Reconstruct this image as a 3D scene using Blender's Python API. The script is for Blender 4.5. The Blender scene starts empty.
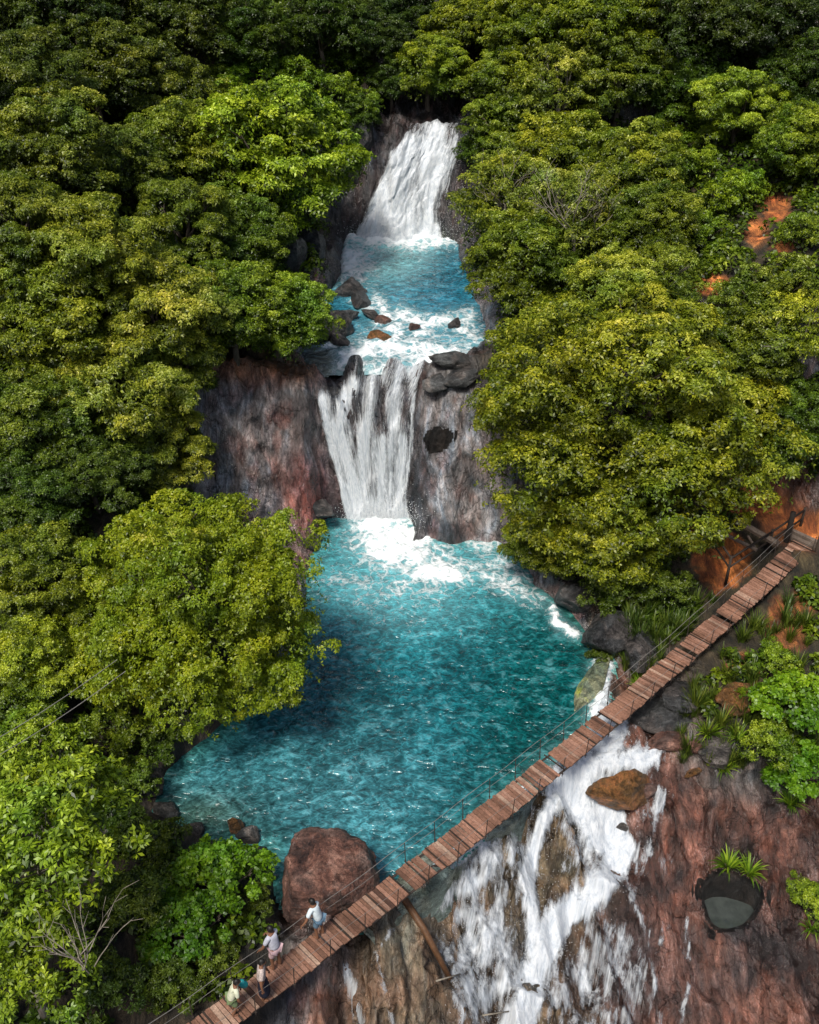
import bpy, math, random
import numpy as np
from mathutils import Vector

random.seed(7)
RNG = np.random.default_rng(11)
scene = bpy.context.scene
COL = scene.collection

# ------------------------------------------------------------------ camera
F = 1027.0
PITCH = math.radians(34.0)
SP, CP = math.sin(PITCH), math.cos(PITCH)
CAMZ = 30.0
cam_d = bpy.data.cameras.new('camera')
cam_d.sensor_fit = 'VERTICAL'
cam_d.sensor_height = 24.0
cam_d.lens = 24.0 * F / 1024.0
cam_d.clip_start = 0.5
cam_d.clip_end = 1000.0
cam = bpy.data.objects.new('camera', cam_d)
COL.objects.link(cam)
cam.location = (0, 0, CAMZ)
cam.rotation_euler = (math.pi / 2 - PITCH, 0, 0)
scene.camera = cam


def rays(px, py):
    """direction per unit depth for places measured in the photograph"""
    x = (np.asarray(px, float) - 409.5) / F
    y = (np.asarray(py, float) - 512.0) / F
    return x, CP - y * SP, -(SP + y * CP)


def at_z(px, py, z):
    dx, dy, dz = rays(px, py)
    t = (z - CAMZ) / dz
    return float(dx * t), float(dy * t)


def poly_z(pts, z):
    return np.array([at_z(a, b, z) for a, b in pts])


def project(X, Y, Z):
    dep = Y * CP - (Z - CAMZ) * SP
    up = Y * SP + (Z - CAMZ) * CP
    return 409.5 + F * X / dep, 512.0 - F * up / dep, dep


# ------------------------------------------------------------------ noise
_P = np.random.default_rng(3).permutation(256)
_P = np.concatenate([_P, _P, _P])
_V = np.random.default_rng(4).uniform(-1, 1, 256)


def vnoise(x, y, z=0.0):
    x, y, z = np.broadcast_arrays(np.asarray(x, float), np.asarray(y, float), np.asarray(z, float))
    xi, yi, zi = np.floor(x).astype(int), np.floor(y).astype(int), np.floor(z).astype(int)
    fx, fy, fz = x - xi, y - yi, z - zi
    fx, fy, fz = [f * f * f * (f * (f * 6 - 15) + 10) for f in (fx, fy, fz)]

    def h(a, b, c):
        return _V[_P[_P[_P[a & 255] + (b & 255)] + (c & 255)]]
    out = 0
    for a in (0, 1):
        wa = fx if a else 1 - fx
        for b in (0, 1):
            wb = fy if b else 1 - fy
            for c in (0, 1):
                wc = fz if c else 1 - fz
                out = out + wa * wb * wc * h(xi + a, yi + b, zi + c)
    return out


def fbm(x, y, z=0.0, octv=4, gain=0.5):
    s, a, f, n = 0, 1.0, 1.0, 0
    for i in range(octv):
        s = s + a * vnoise(np.asarray(x) * f + 17.3 * i, np.asarray(y) * f - 9.1 * i, np.asarray(z) * f + 3.7 * i)
        n += a
        a *= gain
        f *= 2.03
    return s / n


def sstep(a, b, x):
    t = np.clip((x - a) / (b - a), 0, 1)
    return t * t * (3 - 2 * t)


def seg_dist(X, Y, pts, closed=False):
    d = np.full(np.shape(X), 1e9)
    n = len(pts)
    for i in range(n if closed else n - 1):
        a, b = pts[i], pts[(i + 1) % n]
        ab = b - a
        L = max(float(ab @ ab), 1e-9)
        t = np.clip(((X - a[0]) * ab[0] + (Y - a[1]) * ab[1]) / L, 0, 1)
        d = np.minimum(d, np.hypot(X - a[0] - t * ab[0], Y - a[1] - t * ab[1]))
    return d


def inside(X, Y, pts):
    c = np.zeros(np.shape(X), bool)
    n = len(pts)
    for i in range(n):
        x1, y1 = pts[i]
        x2, y2 = pts[(i + 1) % n]
        if y1 == y2:
            continue
        c ^= ((y1 > Y) != (y2 > Y)) & (X < (x2 - x1) * (Y - y1) / (y2 - y1) + x1)
    return c


def sdf(X, Y, pts):
    d = seg_dist(X, Y, pts, True)
    return np.where(inside(X, Y, pts), -d, d)


# ------------------------------------------------------------------ terrain heights
Z2, Z3 = 7.1, 13.3
POOL1 = poly_z([(322, 532), (310, 566), (300, 640), (236, 712), (168, 770), (150, 812), (205, 838), (268, 846),
                (290, 905), (352, 925), (400, 896), (500, 812), (590, 735), (603, 700), (606, 655), (588, 632),
                (566, 606), (535, 585), (516, 548), (490, 541), (414, 541), (412, 505), (332, 508)], 0)
POOL2 = poly_z([(306, 366), (300, 352), (318, 310), (342, 275), (346, 236), (400, 226), (458, 228), (462, 262),
                (486, 318), (488, 345), (456, 360), (424, 364), (318, 366)], Z2)
TOPS = np.array([(-1.2, 68.5), (-2.6, 80), (0.2, 92), (3.0, 92), (2.6, 80), (3.9, 68.5)])
DOWN = np.array([at_z(352, 925, 0), at_z(400, 896, 0), at_z(590, 735, 0), at_z(603, 700, 0), at_z(606, 655, 0),
                 at_z(640, 680, 0), at_z(668, 740, 0), at_z(706, 778, 0), at_z(830, 770, 0), (22, 24), (22, 0), (-3.6, 0), (-3.8, 15)])


def weir_y(X):
    return 21.7 + 1.007 * X


HOLE1 = None
HOLE2 = None


def height(X, Y):
    X = np.asarray(X, float)
    Y = np.asarray(Y, float)
    # E-W step of the lower falls
    wf = sstep(-5.1, -4.0, X) * (1 - sstep(-0.1, 0.9, X))
    wp = sstep(-0.1, 0.9, X) * (1 - sstep(4.6, 6.5, X))
    wig = 0.5 * fbm(X * 0.45, 3.3, octv=3)
    Yb = 41.6 - 0.12 * np.maximum(0, -4 - X) + wig
    Yt = 44.9 + 0 * X
    Yb = Yb * (1 - wf) + 43.9 * wf
    Yt = Yt * (1 - wf) + 45.6 * wf
    Yb = Yb * (1 - wp) + (41.7 + 0.3 * np.sin(X * 2.2)) * wp
    Yt = Yt * (1 - wp) + 46.6 * wp
    s1 = np.clip((Y - Yb) / (Yt - Yb), 0, 1)
    s1 = 1 - (1 - s1) ** 1.5
    lipy = 45.5 + .25 * np.sin(X * 1.4 + .6) + .2 * vnoise(X * 1.7, 8.0)
    sa = np.clip((Y - 43.8) / (lipy - 43.8), 0, 1)
    sb = np.clip((Y - lipy) / (47.4 - lipy), 0, 1)
    sfall = .88 * (1 - (1 - sa) ** 1.35) + .12 * sb
    s1 = s1 * (1 - wf) + sfall * wf
    Yb2 = 65.8 + 0.5 * np.sin(X * 1.3)
    s2 = np.clip((Y - Yb2) / 3.0, 0, 1)
    s2 = 1 - (1 - s2) ** 1.35
    led = vnoise(X * 1.1, 3.0) * .35
    s1 = s1 + wf * .09 * np.sin(s1 * 12.5 + led * 6)
    s2 = s2 + .07 * np.sin(s2 * 9.4 + led * 9) * np.clip(s2 * 5, 0, 1) * np.clip((1 - s2) * 5, 0, 1)
    lvl = Z2 * s1 + (Z3 - Z2) * s2 + 0.42 * np.maximum(0, Y - 70)
    # downstream fall
    yw = weir_y(X)
    yw = -np.logaddexp(-yw * 1.6, -27.6 * 1.6) / 1.6
    w = np.maximum(0, yw - Y)
    dn = -0.16 * (1 - np.exp(-w * 3)) - 0.78 * np.maximum(0, w - 0.35) + 0.012 * np.minimum(w, 20) ** 2
    lvl = lvl + dn * sstep(-6.5, -3.0, X)
    d1, d2 = sdf(X, Y, POOL1), sdf(X, Y, POOL2)
    d3, d4 = sdf(X, Y, TOPS), sdf(X, Y, DOWN)
    d = np.minimum(np.minimum(d1, d2), np.minimum(d3, d4))
    dw = np.minimum(d1, d2)
    do = np.maximum(d, 0)
    right = sstep(-1, 2, X - 0.5)
    low = 1 - sstep(39, 45, Y)
    bl = 0.9 * (1 - np.exp(-do / 0.6)) + 0.30 * do + 0.38 * np.maximum(0, do - 3)
    bl_low = 0.7 * (1 - np.exp(-do / 0.6)) + 0.22 * do + 0.35 * np.maximum(0, do - 4)
    br = 0.9 * (1 - np.exp(-do / 0.6)) + 0.34 * do
    br_low = 0.8 * (1 - np.exp(-do / 0.6)) + 0.12 * do + 0.42 * np.maximum(0, do - 9)
    lowl = 1 - sstep(22, 34, Y)
    bank = (bl * (1 - lowl) + bl_low * lowl) * (1 - right) + (br * (1 - low) + br_low * low) * right
    # the cliff tops right beside the falls stay low
    near = np.exp(-((Y - 45) / 4.0) ** 2) * (np.abs(X + 1) < 9)
    bank = bank * (1 - 0.55 * near)
    h = lvl + bank
    # beds
    bed = np.minimum(1.9, np.maximum(0, -dw) * 1.3)
    h = h - np.where(dw < 0, bed * np.where(lvl > 0.5, 0.65, 1.0), 0)
    # rock relief
    rk = np.exp(-np.maximum(0, d) / 3.5)
    rel = 0.55 * fbm(X * 0.35, Y * 0.35, octv=3) + 0.16 * fbm(X * 1.3 + 5, Y * 1.3, octv=3)
    h = h + rel * np.where(dw < -0.3, 0.2, 1.0) * (0.45 + 0.55 * (1 - rk)) + 1.1 * fbm(X * 0.09, Y * 0.09 + 4, octv=2) * sstep(2, 9, d)
    # stepped strata in the fall bed and the lower slabs
    dm = (d4 < 0)
    a = X * 0.82 - Y * 0.57
    st = np.abs(vnoise(a * 0.55 + 0.6 * vnoise(X * .4, Y * .4), Y * 0.22 + 7)) * 1.0
    h = h + np.where(dm, (st - 0.25) * 0.75 * sstep(0.5, 2.5, w), 0)
    rid = 1 - np.abs(fbm(X * .75 + 3 + .2 * Y, Y * .28 - 2, octv=3, gain=.4)) * 2.6
    h = h + np.where(dm, (.60 * rid + .10 * fbm(X * 2.0, Y * 1.0, octv=2)) * sstep(0.3, 1.5, w), 0)
    cl = np.exp(-((Y - 43.8) / 2.2) ** 2)
    rid2 = 1 - np.abs(fbm(X * .8 + Y * .5, Y * .6 - X * .3, octv=4)) * 2.2
    lg_ = np.abs(np.sin((Y - 41) * 2.1 + 1.6 * vnoise(X * .35, Y * .2) + X * .25))
    h = h + .30 * (lg_ - .6) * np.exp(-((Y - 43.6) / 1.7) ** 2) * ((X < -4.9) & (X > -12)) * sstep(.1, .8, dw)
    h = h + .42 * rid2 * cl * (np.abs(X) < 14) * sstep(-.1, .5, dw) * np.where((X > -5) & (X < 1.0), .35, 1.0)
    # path terrace at the right end of the bridge
    if True:
        pd = seg_dist(X, Y, PATH)
        k = np.exp(-(pd / 1.5) ** 4)
        h = h * (1 - k) + 2.3 * k
    for H, sl, rad in ((HOLE1, 1.35, 1.05), (HOLE2, .62, 1.6)):
        if H is not None:
            k = np.exp(-(np.hypot(X - H[0], (Y - H[1]) / (H[5] + .15)) / rad) ** 4)
            h = h * (1 - k) + (H[4] + sl * (Y - H[1])) * k
    return h


BR_A = np.array([-5.28, 15.62])
BR_B = np.array([17.9, 37.9])
PATH = np.array([(22.5, 38.5), (18.6, 38.6), (17.2, 41.2), (13.6, 43.2), (11.0, 44.2)])


class Field:
    def __init__(s, xs, ys):
        s.xs, s.ys = xs, ys
        XX, YY = np.meshgrid(xs, ys)
        s.XX, s.YY = XX, YY
        s.H = height(XX, YY)

    def __call__(s, X, Y):
        X = np.clip(X, s.xs[0], s.xs[-1] - 1e-6)
        Y = np.clip(Y, s.ys[0], s.ys[-1] - 1e-6)
        i = np.clip(np.searchsorted(s.xs, X, side='right') - 1, 0, len(s.xs) - 2)
        j = np.clip(np.searchsorted(s.ys, Y, side='right') - 1, 0, len(s.ys) - 2)
        u = (X - s.xs[i]) / (s.xs[i + 1] - s.xs[i])
        v = (Y - s.ys[j]) / (s.ys[j + 1] - s.ys[j])
        H = s.H
        return (H[j, i] * (1 - u) + H[j, i + 1] * u) * (1 - v) + (H[j + 1, i] * (1 - u) + H[j + 1, i + 1] * u) * v


def axis(segs):
    out = [segs[0][0]]
    for a, b, st in segs:
        n = max(1, int(round((b - a) / st)))
        out += list(a + (b - a) * (np.arange(1, n + 1) / n))
    return np.array(out)


XS = axis([(-150, -60, 10), (-60, -20, 1.0), (-20, -11, .4), (-11, 16, .078), (16, 26, .3), (26, 60, 1.0), (60, 150, 10)])
YS = axis([(-60, 6, 6), (6, 13, .6), (13, 47.5, .085), (47.5, 72, .22), (72, 110, .8), (110, 240, 5)])


def hit(px, py, field, hc=0.0, t0=12.0, t1=190.0, n=1500):
    """first point along the sight line that lies hc above the ground"""
    px = np.atleast_1d(np.asarray(px, float)).ravel()
    py = np.atleast_1d(np.asarray(py, float)).ravel()
    dx, dy, dz = rays(px, py)
    res = np.full(px.shape, np.nan)
    prev = None
    ts = t0 * (t1 / t0) ** (np.arange(n) / (n - 1))
    alive = np.ones(px.shape, bool)
    for k, t in enumerate(ts):
        g = CAMZ + dz * t - hc - field(dx * t, dy * t)
        if prev is not None:
            c = alive & (g <= 0)
            if c.any():
                f = prev[c] / np.maximum(prev[c] - g[c], 1e-9)
                res[c] = ts[k - 1] + np.clip(f, 0, 1) * (t - ts[k - 1])
                alive &= ~c
        prev = g
        if not alive.any():
            break
    res = np.where(np.isnan(res), t1, res)
    return dx * res, dy * res, CAMZ + dz * res


_f0 = Field(XS[::2], YS[::2])
a_, b_, c_ = hit(438, 440, _f0)
HOLE1_ = (float(a_[0]), float(b_[0]), 0.60, float(c_[0]) - 2.0, float(c_[0]), .55)
a_, b_, c_ = hit(730, 900, _f0)
HOLE2 = (float(a_[0]), float(b_[0]), 1.0, float(c_[0]) - 1.9, float(c_[0]), 0.80)
HOLE1 = HOLE1_
FLD = Field(XS, YS)


# ------------------------------------------------------------------ object helpers
def mesh_np(name, V, faces4, smooth=True, mats=(), uvs=None):
    """V (n,3), faces4 (m,k) quads or triangles"""
    me = bpy.data.meshes.new(name)
    V = np.asarray(V, np.float32)
    Fc = np.asarray(faces4, np.int32)
    m, k = Fc.shape
    me.vertices.add(len(V))
    me.vertices.foreach_set('co', V.ravel())
    me.loops.add(m * k)
    me.loops.foreach_set('vertex_index', Fc.ravel())
    me.polygons.add(m)
    me.polygons.foreach_set('loop_start', np.arange(0, m * k, k, dtype=np.int32))
    me.polygons.foreach_set('loop_total', np.full(m, k, np.int32))
    if smooth:
        me.polygons.foreach_set('use_smooth', np.ones(m, bool))
    me.update(calc_edges=True)
    for mt in mats:
        me.materials.append(mt)
    return me


def attr_f(me, name, vals, dom='POINT'):
    a = me.attributes.new(name, 'FLOAT', dom)
    a.data.foreach_set('value', np.asarray(vals, np.float32).ravel())


def attr_c(me, name, vals):
    a = me.attributes.new(name, 'FLOAT_COLOR', 'POINT')
    v = np.ones((len(vals), 4), np.float32)
    v[:, :3] = vals
    a.data.foreach_set('color', v.ravel())


def attr_v(me, name, vals):
    a = me.attributes.new(name, 'FLOAT_VECTOR', 'POINT')
    a.data.foreach_set('vector', np.asarray(vals, np.float32).ravel())


def link(name, me, parent=None, loc=None):
    o = bpy.data.objects.new(name, me)
    COL.objects.link(o)
    if parent is not None:
        o.parent = parent
    if loc is not None:
        o.location = loc
    return o


def tag(o, label=None, cat=None, group=None, kind=None):
    if label:
        o['label'] = label
    if cat:
        o['category'] = cat
    if group:
        o['group'] = group
    if kind:
        o['kind'] = kind
    return o


def empty(name, loc=(0, 0, 0), rz=0.0):
    e = bpy.data.objects.new(name, None)
    COL.objects.link(e)
    e.location = loc
    e.rotation_euler = (0, 0, rz)
    e.empty_display_size = 0.3
    return e


class MB:
    """collects boxes and tubes into one mesh"""

    def __init__(s):
        s.v, s.f, s.r = [], [], []

    def add(s, vs, fs):
        b = len(s.v)
        s.v += [tuple(v) for v in vs]
        s.f += [tuple(i + b for i in f) for f in fs]
        r = random.random()
        s.r += [r] * len(vs)

    def box(s, c, X, Y, Z, jit=0.0):
        """centre and half-axis vectors"""
        c, X, Y, Z = Vector(c), Vector(X), Vector(Y), Vector(Z)
        vs = []
        for k in (-1, 1):
            for j in (-1, 1):
                for i in (-1, 1):
                    vs.append(c + X * i + Y * j + Z * k + Vector([random.uniform(-jit, jit) for _ in range(3)]))
        s.add(vs, [(0, 2, 3, 1), (4, 5, 7, 6), (0, 1, 5, 4), (2, 6, 7, 3), (0, 4, 6, 2), (1, 3, 7, 5)])

    def tube(s, pts, rad, n=6):
        pts = [Vector(p) for p in pts]
        if not hasattr(rad, '__len__'):
            rad = [rad] * len(pts)
        vs, fs = [], []
        for i, p in enumerate(pts):
            d = (pts[min(i + 1, len(pts) - 1)] - pts[max(i - 1, 0)])
            if d.length < 1e-9:
                d = Vector((0, 0, 1))
            d.normalize()
            u = d.orthogonal().normalized() if i == 0 else (u - d * u.dot(d)).normalized()
            w = d.cross(u)
            for k in range(n):
                a = 2 * math.pi * k / n
                vs.append(p + (u * math.cos(a) + w * math.sin(a)) * rad[i])
        for i in range(len(pts) - 1):
            for k in range(n):
                k2 = (k + 1) % n
                fs.append((i * n + k, i * n + k2, (i + 1) * n + k2, (i + 1) * n + k))
        fs.append(tuple(range(n - 1, -1, -1)))
        m = (len(pts) - 1) * n
        fs.append(tuple(m + k for k in range(n)))
        s.add(vs, fs)

    def mesh(s, name, mat, smooth=False):
        me = bpy.data.meshes.new(name)
        me.from_pydata(s.v, [], s.f)
        me.materials.append(mat)
        attr_f(me, 'rnd', s.r)
        if smooth:
            for p in me.polygons:
                p.use_smooth = True
        me.update()
        return me

    def build(s, name, mat, parent=None, smooth=False):
        return link(name, s.mesh(name, mat, smooth), parent)


# ------------------------------------------------------------------ materials
class NT:
    def __init__(s, name):
        s.m = bpy.data.materials.new(name)
        s.m.use_nodes = True
        s.t = s.m.node_tree
        s.t.nodes.clear()
        s.out = s.n('ShaderNodeOutputMaterial')

    def n(s, t, **kw):
        nd = s.t.nodes.new(t)
        for k, v in kw.items():
            setattr(nd, k, v)
        return nd

    def l(s, a, b):
        s.t.links.new(a, b)

    def attr(s, name, typ='GEOMETRY'):
        return s.n('ShaderNodeAttribute', attribute_name=name, attribute_type=typ)

    def noise(s, vec, scale, detail=5, rough=.6, dist=0.0):
        nd = s.n('ShaderNodeTexNoise')
        nd.inputs['Scale'].default_value = scale
        nd.inputs['Detail'].default_value = detail
        nd.inputs['Roughness'].default_value = rough
        nd.inputs['Distortion'].default_value = dist
        if vec is not None:
            s.l(vec, nd.inputs['Vector'])
        return nd.outputs['Fac']

    def mapping(s, vec, scale=(1, 1, 1), rot=(0, 0, 0)):
        nd = s.n('ShaderNodeMapping')
        nd.inputs['Scale'].default_value = scale
        nd.inputs['Rotation'].default_value = rot
        s.l(vec, nd.inputs['Vector'])
        return nd.outputs[0]

    def ramp(s, fac, stops, interp='LINEAR'):
        nd = s.n('ShaderNodeValToRGB')
        nd.color_ramp.interpolation = interp
        el = nd.color_ramp.elements
        while len(el) < len(stops):
            el.new(0.5)
        for e, (p, c) in zip(el, stops):
            e.position = p
            e.color = (c, c, c, 1) if not hasattr(c, '__len__') else (*c, 1)
        s.l(fac, nd.inputs['Fac'])
        return nd.outputs['Color']

    def mix(s, fac, a, b, mode='MIX'):
        nd = s.n('ShaderNodeMix', data_type='RGBA', blend_type=mode)
        for sock, v in ((nd.inputs['Factor'], fac), (nd.inputs['A'], a), (nd.inputs['B'], b)):
            if isinstance(v, bpy.types.NodeSocket):
                s.l(v, sock)
            elif hasattr(v, '__len__'):
                sock.default_value = (*v, 1)
            else:
                sock.default_value = v
        return nd.outputs['Result']

    def math(s, op, a, b=0.0, c=None, clamp=False):
        nd = s.n('ShaderNodeMath', operation=op, use_clamp=clamp)
        for i, v in enumerate((a, b, c)):
            if v is None:
                continue
            if isinstance(v, bpy.types.NodeSocket):
                s.l(v, nd.inputs[i])
            else:
                nd.inputs[i].default_value = v
        return nd.outputs[0]

    def bump(s, h, strength, dist=0.1, normal=None):
        nd = s.n('ShaderNodeBump')
        nd.inputs['Strength'].default_value = strength
        nd.inputs['Distance'].default_value = dist
        s.l(h, nd.inputs['Height'])
        if normal is not None:
            s.l(normal, nd.inputs['Normal'])
        return nd.outputs['Normal']

    def princ(s, col, rough=.6, spec=.5, normal=None):
        nd = s.n('ShaderNodeBsdfPrincipled')
        for key, v in (('Base Color', col), ('Roughness', rough), ('Specular IOR Level', spec)):
            if isinstance(v, bpy.types.NodeSocket):
                s.l(v, nd.inputs[key])
            elif hasattr(v, '__len__'):
                nd.inputs[key].default_value = (*v, 1)
            else:
                nd.inputs[key].default_value = v
        if normal is not None:
            s.l(normal, nd.inputs['Normal'])
        return nd

    def done(s, sh):
        s.l(sh, s.out.inputs['Surface'])
        return s.m


def pos(t):
    return t.n('ShaderNodeNewGeometry').outputs['Position']


def objco(t):
    return t.n('ShaderNodeTexCoord').outputs['Object']


def mat_ground():
    t = NT('ground_earth_rock')
    P = pos(t)
    col = t.attr('tint').outputs['Color']
    rock = t.attr('rock').outputs['Fac']
    Pm = t.mapping(P, (1.0, .42, .42), (0, 0, .12))
    n1 = t.noise(Pm, 1.5, 9, .60, .9)
    n2 = t.noise(P, 9, 7, .78)
    n3 = t.noise(t.mapping(P, (1, .5, .5)), 0.7, 4, .6, 1.2)
    n4 = t.noise(t.mapping(P, (1, .12, .34), (0, .25, .08)), 4.0, 7, .62, 1.2)
    k = t.math('MULTIPLY', t.ramp(n1, [(.30, .30), (.46, .72), (.54, 1.1), (.70, 2.1)]), t.ramp(n2, [(.3, .78), (.68, 1.22)]))
    k = t.math('MULTIPLY', k, t.ramp(n4, [(.34, .52), (.46, .88), (.56, 1.12), (.68, 1.6)]))
    k = t.math('MULTIPLY', k, t.ramp(n3, [(.3, .6), (.7, 1.35)]))
    c = t.mix(1.0, col, k, 'MULTIPLY')
    # grey and rust drifting over one another
    hn = t.ramp(t.noise(Pm, .8, 5, .65, .8), [(.36, (.78, .98, 1.15)), (.5, (1, 1, 1)), (.64, (1.15, .95, .86))])
    c = t.mix(rock, c, t.mix(1.0, c, hn, 'MULTIPLY'))
    cr = t.n('ShaderNodeTexVoronoi', feature='DISTANCE_TO_EDGE')
    cr.inputs['Scale'].default_value = 0.33
    wp = t.n('ShaderNodeVectorMath', operation='MULTIPLY_ADD')
    nz = t.n('ShaderNodeTexNoise')
    nz.inputs['Scale'].default_value = .7
    nz.inputs['Detail'].default_value = 6
    t.l(P, nz.inputs['Vector'])
    t.l(nz.outputs['Color'], wp.inputs[0])
    wp.inputs[1].default_value = (3.2, 3.2, 3.2)
    t.l(t.mapping(P, (1, .7, .6), (0, 0, .5)), wp.inputs[2])
    t.l(wp.outputs[0], cr.inputs['Vector'])
    crk = t.ramp(cr.outputs['Distance'], [(0.0, .38), (.016, 1.0)])
    crk = t.mix(rock, (1, 1, 1), crk)
    c = t.mix(1.0, c, crk, 'MULTIPLY')
    vo = t.n('ShaderNodeTexVoronoi', feature='DISTANCE_TO_EDGE')
    vo.inputs['Scale'].default_value = 1.5
    vw = t.n('ShaderNodeVectorMath', operation='MULTIPLY_ADD')
    t.l(nz.outputs['Color'], vw.inputs[0])
    vw.inputs[1].default_value = (1.6, 1.6, 1.6)
    t.l(t.mapping(P, (1.3, .5, .5), (0, 0, .3)), vw.inputs[2])
    t.l(vw.outputs[0], vo.inputs['Vector'])
    chip = t.ramp(vo.outputs['Distance'], [(0.0, 0.0), (.05, .7), (.3, 1.0)])
    c = t.mix(1.0, c, t.mix(rock, (1, 1, 1), t.ramp(chip, [(0, .6), (.6, 1.0)])), 'MULTIPLY')
    n5 = t.noise(t.mapping(P, (1, .5, .5), (0, 0, -.3)), 26, 4, .7)
    c = t.mix(1.0, c, t.ramp(n5, [(.32, .76), (.5, 1.0), (.66, 1.32)]), 'MULTIPLY')
    gl = t.math('MULTIPLY', rock, t.ramp(t.math('MULTIPLY', n5, n1), [(.33, 0.0), (.45, .35)]))
    c = t.mix(gl, c, (.45, .43, .44))  # mineral flecks and wet glints painted into the base colour
    h = t.math('ADD', t.math('MULTIPLY', n1, 1.6), t.math('MULTIPLY', n2, .15))
    h = t.math('ADD', h, t.math('MULTIPLY', chip, .10))
    h = t.math('ADD', h, t.math('MULTIPLY', n5, .03))
    h = t.math('ADD', h, t.math('MULTIPLY', n4, .5))
    h = t.math('ADD', h, t.math('MULTIPLY', crk, .15))
    nb = t.bump(h, 1.0, .25)
    rough = t.ramp(t.math('MULTIPLY', rock, n3), [(0, .9), (.25, .32), (.5, .15)])
    return t.done(t.princ(c, rough, .6, nb).outputs[0])


def mat_rock(name, dark, mid, light, stretch=(1, 1, 1), rot=(0, 0, 0), scale=1.0, rough=.55):
    t = NT(name)
    P = pos(t)
    n1 = t.noise(t.mapping(P, stretch, rot), 1.1 * scale, 8, .68, .7)
    n2 = t.noise(P, 8 * scale, 6, .7)
    n3 = t.noise(P, 30 * scale, 3, .6)
    c = t.ramp(n1, [(.34, dark), (.5, mid), (.64, light)])
    c = t.mix(1.0, c, t.ramp(t.noise(t.mapping(P, (stretch[0], stretch[1], stretch[2] * 2.5), rot), 2.6, 9, .75, .5), [(.36, .45), (.5, 1.0), (.64, 1.5)]), 'MULTIPLY')
    c = t.mix(1.0, c, t.ramp(n2, [(.25, .5), (.72, 1.35)]), 'MULTIPLY')
    spots = t.ramp(t.noise(P, 3.1 * scale, 5, .75), [(.6, 0.0), (.68, .5)])
    c = t.mix(spots, c, [x * .5 + .12 for x in light])
    big = t.noise(t.mapping(P, stretch, rot), .8 * scale, 4, .55, .8)
    c = t.mix(t.ramp(big, [(.46, 0.0), (.54, .85)]), c, t.mix(1.0, c, (.50, .62, .70), 'MULTIPLY'))
    n5 = t.noise(P, 24, 5, .75)
    c = t.mix(1.0, c, t.ramp(n5, [(.33, .55), (.5, 1.0), (.66, 1.6)]), 'MULTIPLY')
    crv = t.n('ShaderNodeTexVoronoi', feature='DISTANCE_TO_EDGE')
    crv.inputs['Scale'].default_value = .5 * scale
    wq = t.n('ShaderNodeVectorMath', operation='MULTIPLY_ADD')
    nq = t.n('ShaderNodeTexNoise')
    nq.inputs['Scale'].default_value = 1.1
    nq.inputs['Detail'].default_value = 6
    t.l(P, nq.inputs['Vector'])
    t.l(nq.outputs['Color'], wq.inputs[0])
    wq.inputs[1].default_value = (2.6, 2.6, 2.6)
    t.l(P, wq.inputs[2])
    t.l(wq.outputs[0], crv.inputs['Vector'])
    ck = t.ramp(crv.outputs['Distance'], [(0, .62), (.012, 1.0)])
    c = t.mix(1.0, c, ck, 'MULTIPLY')
    h = t.math('ADD', t.math('MULTIPLY', n1, 1.0), t.math('MULTIPLY', n2, .3))
    h = t.math('ADD', h, t.math('ADD', t.math('MULTIPLY', n3, .12), t.math('MULTIPLY', ck, .25)))
    return t.done(t.princ(c, rough, .5, t.bump(h, 1.0, .35)).outputs[0])


def mat_leaf(name, stops, trans=.3, rough=.42, hue_noise=True):
    t = NT(name)
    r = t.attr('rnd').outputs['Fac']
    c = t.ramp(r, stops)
    oc = t.n('ShaderNodeObjectInfo').outputs['Color']
    c = t.mix(1.0, c, oc, 'MULTIPLY')
    if hue_noise:
        nn = t.noise(pos(t), 0.35, 3, .6)
        c = t.mix(1.0, c, t.ramp(nn, [(.32, (.62, .80, .85)), (.68, (1.30, 1.15, .8))]), 'MULTIPLY')
    p = t.princ(c, rough, .45)
    tr = t.n('ShaderNodeBsdfTranslucent')
    t.l(t.mix(1.0, c, (1.0, 1.15, .45), 'MULTIPLY'), tr.inputs['Color'])
    m = t.n('ShaderNodeMixShader')
    m.inputs[0].default_value = trans
    t.l(p.outputs[0], m.inputs[1])
    t.l(tr.outputs[0], m.inputs[2])
    return t.done(m.outputs[0])


def mat_bark(name, a=(.05, .035, .025), b=(.17, .14, .11)):
    t = NT(name)
    P = objco(t)
    n = t.noise(t.mapping(P, (3, 3, .6)), 3, 6, .7)
    return t.done(t.princ(t.ramp(n, [(.3, a), (.7, b)]), .85, .2, t.bump(n, .6, .05)).outputs[0])


def mat_wood(name, stops, wet=.6):
    t = NT(name)
    r = t.attr('rnd').outputs['Fac']
    P = pos(t)
    c = t.ramp(r, stops)
    n = t.noise(t.mapping(P, (2, 2, 2), (0, 0, .75)), 6, 6, .7)
    n2 = t.noise(P, 1.1, 4, .6)
    n3 = t.noise(P, 26, 3, .6)
    c = t.mix(1.0, c, t.ramp(n, [(.3, .55), (.7, 1.3)]), 'MULTIPLY')
    c = t.mix(1.0, c, t.ramp(n2, [(.3, .6), (.65, 1.2)]), 'MULTIPLY')
    c = t.mix(1.0, c, t.ramp(n3, [(.3, .75), (.7, 1.15)]), 'MULTIPLY')
    return t.done(t.princ(c, wet, .3, t.bump(n, .5, .03)).outputs[0])


def mat_flat(name, c, rough=.7, spec=.3, var=.25, scale=12, metal=0):
    t = NT(name)
    n = t.noise(objco(t), scale, 4, .6)
    cc = t.mix(1.0, c, t.ramp(n, [(.3, 1 - var), (.7, 1 + var)]), 'MULTIPLY')
    p = t.princ(cc, rough, spec, t.bump(n, .2, .01))
    p.inputs['Metallic'].default_value = metal
    return t.done(p.outputs[0])


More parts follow.
